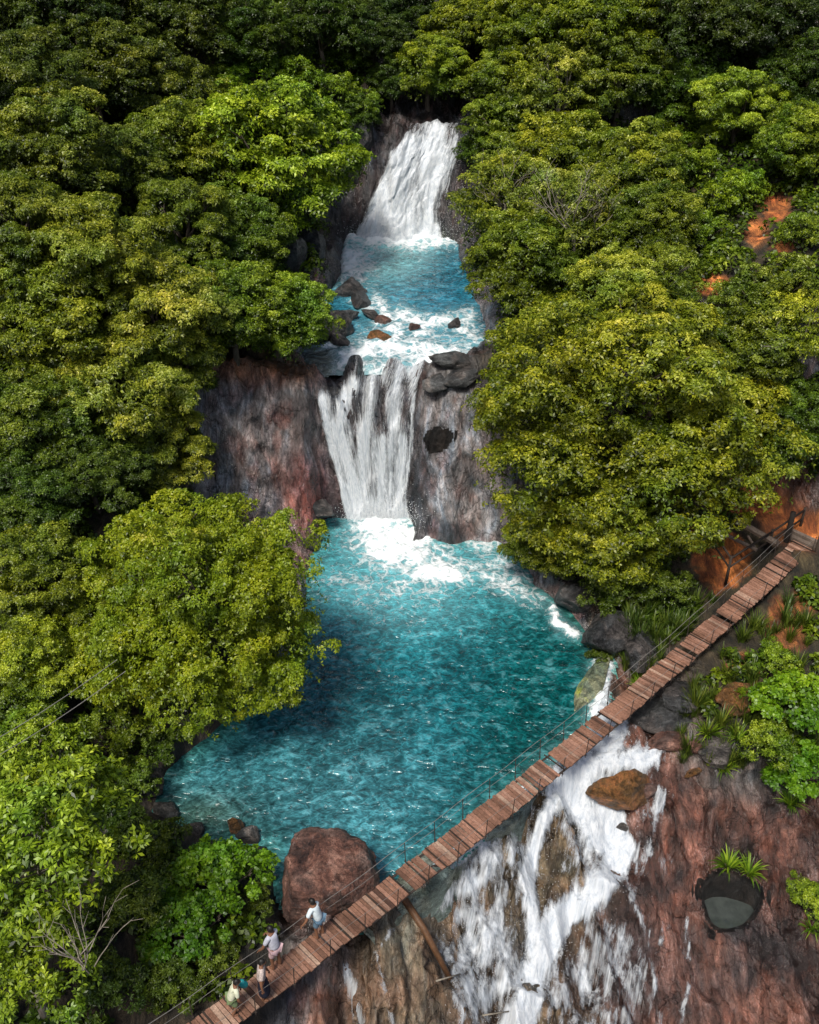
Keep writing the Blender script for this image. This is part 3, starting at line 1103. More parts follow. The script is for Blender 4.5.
def dens_casc(px, py, u, v):
    s = px_strokes(px, py, [([(604, 655), (598, 700), (600, 735), (612, 752)], 11, 1.3),
                            ([(610, 735), (595, 770), (575, 800), (600, 830), (620, 850)], 25, 1.4),
                            ([(645, 755), (600, 765), (555, 790)], 19, 1.4),
                            ([(555, 790), (540, 830), (528, 870), (532, 930), (535, 960)], 10, 1.4),
                            ([(600, 800), (622, 850), (600, 885), (560, 920), (540, 960), (518, 1030)], 17, 1.75),
                            ([(585, 830), (600, 880)], 14, .95),
                            ([(530, 985), (505, 1030)], 16, 1.3),
                            ([(620, 860), (648, 940), (660, 1024)], 6, .75), ([(655, 820), (660, 790), (648, 850)], 9, .8),
                            ([(686, 920), (690, 980), (680, 1024)], 7, .62),
                            ([(560, 700), (560, 700)], 1, 0)])
    nz = fbm(px * .045, py * .03, 2.0, 4)
    nf = fbm(px * .16, py * .07, 5.0, 3)
    s = s * (1 + .4 * nz) + .40 * nf - .12
    sh = .80 * px_blob(px, py, 478, 955, 48, 85) + .74 * px_blob(px, py, 605, 975, 60, 75)
    sh = np.maximum(sh, .8 * px_blob(px, py, 470, 885, 40, 16, -35))
    sh = np.maximum(sh, .52 * px_blob(px, py, 590, 820, 65, 75))
    sh = np.maximum(sh, .6 * px_blob(px, py, 500, 850, 45, 30, -35)) + .4 * nz + .3 * nf
    rim = .9 * np.exp(-((py - (893 - (px - 425) * .95)) / 9) ** 2) * (px > 418) * (px < 560)
    s = np.maximum(np.maximum(s, sh), rim)
    return s * edge_fade(u, .05) - (1 - edge_fade(u, .05)) * .6


falls('cascade', [(500, 790, 625, 650), (470, 830, 640, 690), (420, 880, 690, 740), (415, 930, 710, 830), (430, 985, 712, 920), (436, 1050, 712, 1000), (430, 1120, 712, 1090), (420, 1250, 712, 1240)],
      220, 320, .10, dens_casc, M['cascade'], 'white foaming cascade rushing down the rocks beneath the footbridge', flowdir=-18, hh=.16)


def dens_small(px, py, u, v):
    return px_strokes(px, py, [([(346, 968), (352, 985), (355, 1000), (366, 1050)], 8, .95), ([(392, 930), (376, 952), (384, 985), (395, 1030)], 5, .75)]) * edge_fade(u, .1) - .1


falls('rivulet', [(335, 930, 425, 925), (335, 980, 425, 980), (340, 1060, 430, 1060)], 50, 70, .05, dens_small, M['cascade'],
      'thin white rivulets trickling down the brown rock slab at the bridge', flowdir=-10, hh=.05)


# ------------------------------------------------------------------ spray thrown up by the falls
def spray():
    g = np.random.default_rng(77)
    P_ = []
    for cx_, cy_, sx_, sy_, n, up in ((382, 520, 17, 7, 2500, .9), (402, 236, 24, 6, 2000, .9), (600, 770, 22, 24, 700, .45), (605, 850, 14, 22, 450, .45),
                                      (555, 930, 14, 26, 500, .45), (525, 1000, 13, 20, 400, .45), (535, 860, 9, 34, 250, .35), (480, 940, 20, 50, 500, .3), (610, 725, 10, 12, 200, .4)):
        a, b = g.normal(cx_, sx_, n), g.normal(cy_, sy_, n)
        X, Y, Z = hit(a, b, FLD, .05)
        Z = np.maximum(Z, np.where(Y > 50, Z2, -20.0))
        Z = np.where((Y > 34) & (Y < 50), np.maximum(Z, 0.0), Z)
        P_.append(np.stack([X, Y - .2 * g.random(n), Z + g.exponential(up * .35, n)], -1))
    C = np.concatenate(P_)
    m = len(C)
    r = g.uniform(.005, .013, (m, 1)) * np.where(C[:, 1:2] > 40, 1.6, 1.0)
    u = g.normal(size=(m, 3))
    u /= np.linalg.norm(u, axis=1, keepdims=True)
    w_ = np.cross(u, g.normal(size=(m, 3)))
    w_ /= np.linalg.norm(w_, axis=1, keepdims=True)
    q_ = np.cross(u, w_)
    Vv = np.stack([C + u * r * 1.5, C + w_ * r, C - u * r * 1.5, C - w_ * r, C + q_ * r, C - q_ * r], 1).reshape(-1, 3)
    b0 = np.arange(m)[:, None] * 6
    T = np.array([[0, 1, 4], [1, 2, 4], [2, 3, 4], [3, 0, 4], [1, 0, 5], [2, 1, 5], [3, 2, 5], [0, 3, 5]])
    Fc = (b0[:, :, None] + T[None]).reshape(-1, 3)
    o = link('spray', mesh_np('spray', Vv, Fc, True, (mat_flat('spray_drops', (.85, .88, .9), .4, .5, .05),)))
    tag(o, 'fine white spray drops above the falls and the cascade', 'spray', kind='stuff')


spray()

# ------------------------------------------------------------------ boulders
def ico(n=5):
    import bmesh
    bm = bmesh.new()
    bmesh.ops.create_icosphere(bm, subdivisions=n, radius=1)
    v = np.array([x.co[:] for x in bm.verts])
    f = np.array([[y.index for y in x.verts] for x in bm.faces])
    bm.free()
    return v, f


ICO = {n: ico(n) for n in (3, 4, 5, 6)}


def boulder(name, loc, r, mat, label, seed, rz=0.0, amp=.28, cuts=7, n=5, group=None):
    cuts = 13
    v, f = ICO[n]
    g = np.random.default_rng(seed)
    v = v.copy()
    for _ in range(cuts):
        nrm = g.normal(size=3)
        nrm /= np.linalg.norm(nrm)
        d = g.uniform(.48, .82)
        s = v @ nrm - d
        v = v - np.maximum(s, 0)[:, None] * nrm * .9
    k = 1 + amp * .7 * fbm(v[:, 0] * 1.2 + seed, v[:, 1] * 1.2, v[:, 2] * 1.2, 4) + .10 * fbm(v[:, 0] * 3.5, v[:, 1] * 3.5 + seed, v[:, 2] * 3.5, 5, .6)
    v = v * k[:, None] * np.array(r)
    me = mesh_np(name, v, f, True, (mat,))
    o = link(name, me, None, loc)
    o.rotation_euler = (g.uniform(-.15, .15), g.uniform(-.15, .15), rz)
    tag(o, label, 'boulder', group)
    return o


def b_at(px, py, rpx, mat, label, seed, asp=(1, .8, .7), sink=.25, z=None, rz=0.0, name='boulder', group=None, n=5, amp=.28):
    if z is None:
        x, y, zz = [float(a[0]) for a in hit(px, py, FLD)]
    else:
        x, y = at_z(px, py, z)
        zz = z
    dep = y * CP - (zz - CAMZ) * SP
    r = rpx * dep / F
    return boulder(name, (x, y, zz + r * asp[2] * (1 - 2 * sink) * .5), (r * asp[0], r * asp[1], r * asp[2]), mat, label, seed, rz, amp, 7, n, group)


x_, y_ = at_z(320, 882, 1.1)
boulder('boulder', (x_, y_, .6), (2.15, 1.85, 2.2), M['boulder_red'], 'big reddish boulder at the pool edge behind the people', 5, .35, .24, 8, 6)
b_at(618, 804, 33, M['boulder_orange'], 'wet orange brown boulder standing in the foaming cascade', 9, (1.1, .66, .8), -.1, rz=.4)
b_at(647, 795, 12, M['boulder_red'], 'small orange red stone at the right end of the cascade boulder', 12, (1, .7, .8), -.2)
b_at(624, 828, 10, M['boulder_grey'], 'small dark grey stone below the orange cascade boulder', 13)
b_at(152, 787, 17, M['boulder_grey'], 'pale grey stone at the shaded left pool edge', 14, z=.3)
b_at(168, 812, 16, M['boulder_grey'], 'dark stone at the left pool edge below the pale one', 15, z=.1)
b_at(236, 826, 12, M['boulder_orange'], 'small orange brown stone beside the big red boulder', 16, (.8, .6, 1.1), z=.2)
b_at(250, 838, 14, M['boulder_grey'], 'grey stone between the orange stone and the big red boulder', 17, z=.1)
b_at(195, 832, 13, M['boulder_grey'], 'low dark stone in the shallow water near the lime bush', 18, z=.05)
# mossy slab by the outflow
boulder('mossy_rock', (7.55, 31.5, .0), (.62, 2.35, .42), M['boulder_moss'], 'pale elongated slab with bright yellow green moss at the pool outlet', 21, -.45, .12)
# stream stones
for px, py, r, lb, mt in ((322, 334, 22, 'largest black boulder in the upper stream below the left trees', 'boulder_grey'),
                          (377, 338, 9, 'brown wet stone in the middle of the upper stream', 'boulder_orange'),
                          (350, 292, 13, 'dark stone at the left edge of the upper stream', 'boulder_grey'),
                          (372, 316, 8, 'dark stone upstream of the brown stream stone', 'boulder_grey'),
                          (383, 322, 7, 'reddish stone just right of the dark stream stone', 'boulder_red'),
                          (338, 342, 11, 'low dark stone behind the largest black boulder in the stream', 'boulder_grey'),
                          (414, 328, 6, 'small reddish stone in blue water of the upper stream', 'boulder_red'),
                          (455, 325, 7, 'grey stone near the right bank of the upper stream', 'boulder_grey'),
                          (362, 304, 11, 'flat dark stone beside the left edge stone of the stream', 'boulder_grey'),
                          (344, 318, 11, 'dark stone upstream of the largest black boulder', 'boulder_grey')):
    b_at(px, py, r * 1.25, M[mt.replace('grey', 'dark')], lb, px, (1.25, .85, .7), .32, z=Z2 + .05, rz=px * .1, name='stream_stone', group='stones in the upper stream')
# ledge blocks above the buttress
for px, py, r, a, lb in ((438, 386, 17, (1.3, .9, .5), 'flat squared grey block on top of the rock buttress, left one'),
                         (462, 378, 20, (1.2, .9, .5), 'flat dark block on the rock buttress, right of the squared one'),
                         (448, 362, 20, (1.4, 1, .45), 'long dark ledge stone beside the stream above the buttress'),
                         (470, 348, 17, (1.3, 1, .5), 'dark ledge stone at the right bank just above the lower falls')):
    b_at(px, py, r, M['boulder_grey'], lb, px + 3, a, .25, rz=.2, name='ledge_rock', group='ledge rocks above the buttress', amp=.15)
# right bank rocks
for px, py, r, a, mt, lb in ((610, 640, 30, (1.2, 1, .7), 'boulder_dark', 'large dark rock on the right bank by the small side fall'),
                             (575, 600, 26, (1.2, .9, .8), 'boulder_dark', 'dark rock under the big tree at the right pool edge'),
                             (640, 655, 24, (1, 1, .7), 'boulder_dark', 'dark rock under the bridge upstream of the outflow'),
                             (660, 720, 34, (1.2, .8, .5), 'boulder_dark', 'broad grey rock below the bridge right of the outflow'),
                             (672, 742, 26, (1.3, .7, .5), 'boulder_red', 'flat purplish rock at the right side of the foam'),
                             (696, 750, 10, (.8, 1, .7), 'boulder_red', 'small red upright stone on the right bank'),
                             (694, 773, 10, (1.2, .6, .5), 'boulder_orange', 'small tan flat stone on the right bank'),
                             (714, 755, 18, (1, 1, .8), 'boulder_grey', 'pale grey stone between the ferns on the right bank'),
                             (735, 700, 26, (1.3, .8, .5), 'boulder_orange', 'orange brown rock among bank grass right of the bridge'),
                             (680, 700, 22, (1, 1, .7), 'boulder_dark', 'dark mossy rock below the right part of the bridge')):
    b_at(px, py, r, M[mt], lb, px + 7, a, .25, rz=.5, name='bank_rock')
# rocks at the left side of the gorge
for px, py, r, a, lb in ((312, 255, 22, (1, .8, 1.2), 'grey rock wall at the left of the upper stream'),
                         (292, 265, 22, (1, .9, 1.1), 'dark rock behind the grey stream wall, half under leaves'),
                         (345, 165, 28, (.8, .7, 1.3), 'brown cliff rock left of the upper waterfall'),
                         (362, 145, 22, (.8, .7, 1.2), 'dark cliff rock touching the upper waterfall on its left'),
                         (470, 205, 16, (.8, .7, 1.3), 'dark cliff rock right of the upper waterfall'),
                         (318, 512, 16, (1.2, .9, .8), 'dark wet rock at the foot of the left rock face'),
                         (312, 542, 14, (1, 1, .7), 'black stone in the pool corner below the left rock face')):
    b_at(px, py, r, M['boulder_dark'], lb, px + 11, a, .3, name='cliff_rock')

# ------------------------------------------------------------------ weir wall under the bridge
n_ = 60
mb_v, mb_f = [], []
for i in range(n_ + 1):
    s = i / n_
    X = -1.6 + s * (7.0 + 1.6)
    Y = weir_y(X) + .1 * math.sin(X * 1.7)
    wdt = .62 - .18 * s + .12 * math.sin(X * 2.3)
    tz = .13 + .04 * math.sin(X * 3.1) - .12 * (1 if 4.6 < X < 7 else 0) - .06 * s
    d = Vector((.71, -.71, 0))
    P = Vector((X, Y, 0))
    for (o_, z_) in ((-wdt, -1.0), (-wdt * .9, tz - .05), (-wdt * .7, tz), (wdt * .7, tz - .03), (wdt, tz - .12), (wdt * 1.5, -1.6)):
        q = P + d * o_
        mb_v.append((q.x, q.y, z_))
for i in range(n_):
    for k in range(5):
        a = i * 6 + k
        mb_f.append((a, a + 1, a + 7, a + 6))
me = bpy.data.meshes.new('weir_wall')
me.from_pydata(mb_v, [], mb_f)
me.materials.append(M['concrete'])
tag(link('weir_wall', me), 'low pale concrete weir holding the pool back beneath the footbridge', 'weir')

# ------------------------------------------------------------------ footbridge
BA = np.array([-9.4, 12.0])
BDIR = (BR_B - BR_A)
BLEN0 = float(np.linalg.norm(BDIR))
BU = BDIR / BLEN0
S0, S1 = -5.0, BLEN0
BW = .47


def deck_z(s):
    u = s / BLEN0
    return 2.62 - .05 * (1 - u) - .95 * (1 - (2 * u - 1) ** 2) + .35 * max(0, u - .5) * 0 + .03 * math.sin(s * 1.9)


def deck_p(s, lat=0.0, up=0.0):
    c = BR_A + BU * s
    tilt = .06 * math.sin(s * .35 + .6)
    return Vector((c[0] + BU[1] * lat, c[1] - BU[0] * lat, deck_z(s) + up + tilt * lat))


bridge = empty('suspension_footbridge', (float(BR_B[0]), float(BR_B[1]), 0))
tag(bridge, 'narrow wooden plank suspension footbridge strung across the outflow of the pool', 'footbridge')
bridge_off = Vector((-float(BR_B[0]), -float(BR_B[1]), 0))


def bpart(mb, name, mat, smooth=False):
    o = mb.build(name, mat, bridge, smooth)
    o.location = bridge_off
    return o


pl = MB()
s = S0
rr = random.Random(5)
k = 0
missing = []
for spx, spy in ((605, 722), (553, 754), (686, 652), (428, 853), (400, 880), (723, 608)):
    best = min(np.arange(S0, S1, .1), key=lambda q: (project(*[np.float64(c) for c in deck_p(q)])[0] - spx) ** 2)
    missing.append(best)
while s < S1:
    w = rr.uniform(.10, .15)
    gap = rr.uniform(.014, .028)
    if rr.random() < .08:
        gap += rr.uniform(.03, .07)
    if any(abs(s - m) < .13 for m in missing):
        s += .2
        continue
    lat = rr.uniform(-.02, .02)
    ln = BW + rr.uniform(-.02, .025)
    sc = s + w / 2
    c = deck_p(sc, lat, rr.uniform(-.008, .012))
    ax = (deck_p(sc + .1) - deck_p(sc - .1)).normalized()
    cr = (deck_p(sc, 1) - deck_p(sc, -1)).normalized()
    yaw = rr.uniform(-.012, .012)
    cr = (cr + ax * yaw).normalized()
    up = ax.cross(cr) * -1
    random.seed(k)
    pl.box(c, cr * ln, ax * (w / 2), up * .018, .006)
    s += w + gap
    k += 1
deck = bpart(pl, 'deck', M['deck'])
s = S0 + .4
while s < S1:
    if rr.random() < .5:
        ax = (deck_p(s + .1) - deck_p(s - .1)).normalized()
        cr = (deck_p(s, 1) - deck_p(s, -1)).normalized()
        bt = MB()
        bt.box(deck_p(s, 0, .038), cr * (BW + .02), ax * .022, Vector((0, 0, .018)))
        bpart(bt, 'batten', M['dark_wood'])
    s += rr.uniform(.6, 1.2)
for side in (-1, 1):
    jb = MB()
    ss = np.arange(S0, S1 + .01, .5)
    jb.tube([deck_p(q, side * (BW - .06), -.07) for q in ss], .04, 6)
    bpart(jb, 'stringer_cable', M['rod'])
    hb = MB()
    hb.tube([deck_p(q, side * (BW + .10), .92) for q in ss], .010, 5)
    if side < 0:
        bpart(hb, 'handrail_cable', M['cable'])
        mb_ = MB()
        mb_.tube([deck_p(q, side * (BW + .10), .5) for q in ss], .007, 5)
        bpart(mb_, 'mid_cable', M['cable'])
    else:
        hb = MB()
        hb.tube([deck_p(q, side * (BW + .10), .92) for q in ss], .006, 5)
        bpart(hb, 'handrail_cable', M['cable'])
    q = S0 + .5
    while q < S1:
        rb = MB()
        rb.tube([deck_p(q, side * (BW + .05), -.1), deck_p(q, side * (BW + .10), .92)], .016, 5)
        rb.tube([deck_p(q, side * (BW + .06), .02), deck_p(q, side * (BW + .06), .06)], .035, 5)
        bpart(rb, 'hanger', M['rod'])
        q += 1.35
# end posts
for lat in (-.75, .75):
    pb = MB()
    p = deck_p(S1 - .1, lat)
    pb.tube([(p.x, p.y, 1.2), (p.x, p.y, 4.1)], .13, 8)
    bpart(pb, 'support_post', M['dark_wood'], True)
eb = MB()
eb.box(deck_p(S1 + .15, 0, .05), Vector((BU[1], -BU[0], 0)) * 1.0, Vector((BU[0], BU[1], 0)) * .12, Vector((0, 0, .09)))
eb.box(deck_p(S1 + .55, 0, .03), Vector((BU[1], -BU[0], 0)) * 1.0, Vector((BU[0], BU[1], 0)) * .1, Vector((0, 0, .08)))
bpart(eb, 'threshold_beam', M['grey_wood'])

# log and sticks below the bridge
def pt(px, py, up=0.0):
    a, b, c = hit(px, py, FLD)
    return Vector((float(a[0]), float(b[0]), float(c[0]) + up))


lg = MB()
A_, B_ = pt(404, 905, .35), pt(450, 985, .35)
lg.tube([A_, A_.lerp(B_, .4) + Vector((.05, 0, .08)), B_], [.13, .12, .09], 9)
tag(lg.build('log', M['log'], None, True), 'long brown log leaning on the rocks below the bridge', 'log')
for (a, b, c, d, lb) in ((436, 988, 460, 981, 'short pale stick lying across the log'), (482, 1022, 508, 1018, 'pale stick at the foot of the lacy cascade')):
    sk = MB()
    sk.tube([pt(a, b, .4), pt(c, d, .4)], [.03, .025], 6)
    tag(sk.build('stick', M['bark_pale'], None, True), lb, 'stick')

# railings and timbers by the path
def post(mb, px, py, z, h, r=.07):
    x, y = at_z(px, py, z)
    mb.tube([(x, y, z - .4), (x, y, z + h)], [r, r * .85], 7)
    return Vector((x, y, z + h))


rail = empty('wooden_railing', (*at_z(720, 575, 2.0), 2.0))
tag(rail, 'rough dark pole railing along the orange soil by the bridge head', 'railing')
ro = -rail.location
tops = []
for px, py in ((727, 577), (768, 550), (800, 528), (706, 545)):
    m_ = MB()
    tops.append(post(m_, px, py, 2.2, 1.15))
    o = m_.build('post', M['dark_wood'], rail, True)
    o.location = ro
for a, b in ((0, 1), (1, 2), (0, 3)):
    m_ = MB()
    m_.tube([tops[a] - Vector((0, 0, .12)), tops[b] - Vector((0, 0, .12))], .05, 6)
    m_.tube([tops[a] - Vector((0, 0, .62)), tops[b] - Vector((0, 0, .62))], .045, 6)
    o = m_.build('rail', M['dark_wood'], rail, True)
    o.location = ro
for (a, b, c, d, w, lb) in ((735, 520, 778, 543, .16, 'thick grey beam lying by the orange path near the bridge'),
                            (712, 528, 757, 549, .09, 'thin pole lying parallel in front of the thick grey beam'),
                            (748, 536, 756, 548, .06, 'short pale stake between the beam and the pole'),
                            (684, 496, 722, 520, .10, 'grey plank half hidden under the big tree near the path')):
    m_ = MB()
    x1, y1 = at_z(a, b, 3.0)
    x2, y2 = at_z(c, d, 3.0)
    m_.tube([(x1, y1, 3.0), (x2, y2, 2.95)], w, 6)
    tag(m_.build('timber', M['grey_wood'], None), lb, 'timber')

# ------------------------------------------------------------------ foliage
def norm(a):
    return a / np.maximum(np.linalg.norm(a, axis=-1, keepdims=True), 1e-9)


def leaves(C, N, nleaf, size, aspect, g, droop=.25, spread=1.0, bright=None):
    """rosettes at C (m,3) with outward axes N: quads (diamond leaves). returns V, F, rnd"""
    m = len(C)
    C = np.repeat(C, nleaf, 0)
    N = np.repeat(N, nleaf, 0)
    R = norm(np.cross(N, g.normal(size=(m * nleaf, 3))))
    el = g.uniform(-.15, .75, (m * nleaf, 1)) * spread
    D = norm(R * np.cos(el) + N * np.sin(el))
    L = size * g.uniform(.65, 1.25, (m * nleaf, 1))
    S = norm(np.cross(D, N + g.normal(size=(m * nleaf, 3)) * .35))
    U = np.cross(S, D)
    b = C + D * L * .12
    tip = C + D * L - N * L * droop * g.uniform(.2, 1.2, (m * nleaf, 1))
    mid = C + D * L * .55 + U * L * .06
    wv = S * L * aspect
    V = np.stack([b, mid - wv, tip, mid + wv], 1).reshape(-1, 3)
    Fc = np.arange(len(V)).reshape(-1, 4)
    if bright is None:
        bright = g.uniform(.25, .75, m)
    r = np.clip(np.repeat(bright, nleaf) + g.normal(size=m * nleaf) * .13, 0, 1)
    return V, Fc, r


def crown_mesh(name, R, flat, nlobe, lobe_r, npuff, puff_r, nros, nleaf, lsize, aspect, mat, seed, hc, droop=.25, under=.15):
    g = np.random.default_rng(seed)
    # lobes on a dome, roughly even
    k = np.arange(nlobe) + .5
    zc = 1 - k / nlobe * (1.0 + under)
    ph = k * 2.39996 + g.uniform(0, .6, nlobe)
    rr_ = np.sqrt(np.clip(1 - zc ** 2, 0, 1))
    lob = np.stack([rr_ * np.cos(ph), rr_ * np.sin(ph), zc], -1)
    rad = g.uniform(.60, 1.10, (nlobe, 1))
    LC = lob * rad * np.array([R, R, R * flat]) * (1 - lobe_r / R * .45)
    LC[:, 2] += g.normal(size=nlobe) * .08 * R
    LR = lobe_r * g.uniform(.55, 1.45, nlobe)
    PC, PR, PN, PB = [], [], [], []
    for i in range(nlobe):
        n = norm(g.normal(size=(npuff * 3, 3)))
        n = n[(n[:, 2] > -.25)][:npuff]
        c = LC[i] + n * LR[i] * np.array([1, 1, .75])
        PC.append(c)
        PN.append(norm(n * .5 + np.array([0, 0, .75])))
        PR.append(puff_r * g.uniform(.6, 1.25, len(n)))
        PB.append(np.full(len(n), g.uniform(-.1, .1)) + g.uniform(-.12, .12, len(n)))
    PC, PN, PR, PB = np.concatenate(PC), np.concatenate(PN), np.concatenate(PR), np.concatenate(PB)
    m = len(PC)
    n = norm(g.normal(size=(m, nros, 3)) + PN[:, None, :] * .9)
    q = g.uniform(.55, 1.0, (m, nros, 1)) ** .5
    sc = PR[:, None, None] * np.array([1, 1, .62])
    ax_ = g.uniform(0, 6.28, m)
    e1 = np.stack([np.cos(ax_), np.sin(ax_), g.uniform(-.5, .1, m)], -1)[:, None, :]
    loc_ = n * q * sc
    st_ = g.uniform(.1, 1.0, (m, 1, 1))
    loc_ = loc_ * (1 - .25 * st_) + e1 * (loc_ * e1).sum(-1, keepdims=True) * st_
    C = PC[:, None, :] + loc_
    N = norm(n * .7 + np.array([0, 0, .6]) + g.normal(size=n.shape) * .15)
    # light from above painted in: brighter towards the top and outside of each puff
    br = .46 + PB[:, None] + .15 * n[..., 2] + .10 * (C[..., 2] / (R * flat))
    C, N, br = C.reshape(-1, 3), N.reshape(-1, 3), br.reshape(-1)
    # loose sprays between the clumps
    ns = int(len(C) * .22)
    li = g.integers(0, nlobe, ns)
    n2_ = norm(g.normal(size=(ns, 3)) + np.array([0, 0, .4]))
    C2 = LC[li] + n2_ * LR[li][:, None] * g.uniform(.55, 1.22, (ns, 1)) * np.array([1, 1, .8])
    C = np.concatenate([C, C2])
    N = np.concatenate([N, norm(n2_ * .6 + np.array([0, 0, .6]))])
    br = np.concatenate([br, g.uniform(.25, .6, ns)])
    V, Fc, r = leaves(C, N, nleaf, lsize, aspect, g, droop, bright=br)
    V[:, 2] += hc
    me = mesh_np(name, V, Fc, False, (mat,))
    attr_f(me, 'rnd', r, 'FACE')
    return me, LC + np.array([0, 0, hc])


def trunk_mesh(name, R, LC, hc, mat, seed, nl=10, r0=None):
    rg = random.Random(seed)
    mb = MB()
    r0 = r0 or R * .065
    top = Vector((rg.uniform(-.1, .1) * R, rg.uniform(-.1, .1) * R, hc - R * .15))
    p0 = Vector((0, 0, -1.5))
    pm = p0.lerp(top, .5) + Vector((rg.uniform(-.1, .1) * R, rg.uniform(-.1, .1) * R, 0))
    mb.tube([p0, pm, top], [r0 * 1.25, r0, r0 * .7], 9)
    for i, c in enumerate(LC[:nl]):
        c = Vector(c)
        st = pm.lerp(top, rg.uniform(.3, 1))
        mid = st.lerp(c, .5) + Vector((rg.uniform(-.1, .1), rg.uniform(-.1, .1), -.08)) * R
        mb.tube([st, mid, c], [r0 * .5, r0 * .32, r0 * .1], 6)
        for _ in range(3):
            e = c + Vector((rg.uniform(-1, 1), rg.uniform(-1, 1), rg.uniform(-.1, .6))) * R * .22
            mb.tube([mid.lerp(c, rg.uniform(.2, .9)), e], [r0 * .16, r0 * .05], 4)
    return mb.mesh(name, mat, True)


PROTO = {}


def proto(key, R, hcf, mat, bark='bark', **kw):
    me, LC = crown_mesh('crown', R, mat=M[mat], hc=R * hcf, **kw)
    tr = trunk_mesh('trunk', R, LC, R * hcf, M[bark], kw['seed'])
    PROTO[key] = (R, hcf, me, tr)


proto('A', 3.0, 0.95, 'leaf', flat=0.95, nlobe=24, lobe_r=1.05, npuff=13, puff_r=0.44, nros=52, nleaf=6, lsize=0.175, aspect=.19, seed=1, under=0.6)
proto('B', 3.0, 1.0, 'leaf', flat=1.0, nlobe=26, lobe_r=.9, npuff=13, puff_r=0.4, nros=46, nleaf=6, lsize=0.19, aspect=0.16, seed=2, droop=.4, under=0.6)
proto('G', 3.0, 0.95, 'leaf', flat=0.85, nlobe=19, lobe_r=1.15, npuff=15, puff_r=0.4, nros=62, nleaf=6, lsize=0.155, aspect=.2, seed=8, under=0.6)
proto('C', 6.5, 0.85, 'leaf', flat=0.9, nlobe=50, lobe_r=1.6, npuff=17, puff_r=0.52, nros=48, nleaf=6, lsize=0.19, aspect=.2, seed=3, droop=.35, under=0.55)
proto('E', 5.0, 0.8, 'leaf_fine', flat=0.8, nlobe=56, lobe_r=1.15, npuff=15, puff_r=0.42, nros=46, nleaf=6, lsize=0.15, aspect=.2, seed=4, droop=.2, under=0.6)
proto('D', 2.2, 1.2, 'leaf', 'bark_pale', flat=.8, nlobe=15, lobe_r=.72, npuff=8, puff_r=.27, nros=15, nleaf=7, lsize=.2, aspect=.17, seed=5)
proto('K', 3.0, 0.95, 'leaf_dark', flat=0.95, nlobe=24, lobe_r=.95, npuff=12, puff_r=0.42, nros=44, nleaf=6, lsize=0.18, aspect=.17, seed=6, under=0.6)
proto('W', 3.0, 1.0, 'leaf', 'bark_pale', flat=.95, nlobe=26, lobe_r=.95, npuff=7, puff_r=.5, nros=22, nleaf=6, lsize=.22, aspect=.16, seed=12, droop=.4, under=.5)
proto('S', 1.3, .7, 'leaf_lime', flat=.8, nlobe=9, lobe_r=.5, npuff=7, puff_r=.24, nros=20, nleaf=6, lsize=.15, aspect=.3, seed=7)
proto('T', 1.3, .7, 'leaf', flat=.8, nlobe=9, lobe_r=.5, npuff=7, puff_r=.24, nros=20, nleaf=6, lsize=.17, aspect=.16, seed=9)


def tree(px, py, rpx, key, color, label, name='tree', cat='tree', group=None, hs=1.0, sz=1.0, lift=0.0):
    R, hcf, me, tr = PROTO[key]
    dx, dy, dz = [float(a) for a in rays(px, py)]
    t = 14.0
    while t < 170:
        s_ = rpx * t / F / R
        hc = R * hcf * s_ * sz
        if CAMZ + dz * t - float(FLD(dx * t, dy * t)) <= hc * hs + lift:
            break
        t += .05
    s_ = rpx * t / F / R
    x, y, z = dx * t, dy * t, CAMZ + dz * t
    hc = R * hcf * s_ * sz
    e = empty(name, (x, y, z - hc), (px * 7.13 + py * 3.1) % 6.28)
    e.scale = (s_, s_, s_ * sz)
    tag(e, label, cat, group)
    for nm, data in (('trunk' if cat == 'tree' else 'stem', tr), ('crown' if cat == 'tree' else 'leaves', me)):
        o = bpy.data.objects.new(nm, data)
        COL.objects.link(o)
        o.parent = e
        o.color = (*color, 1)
    return e


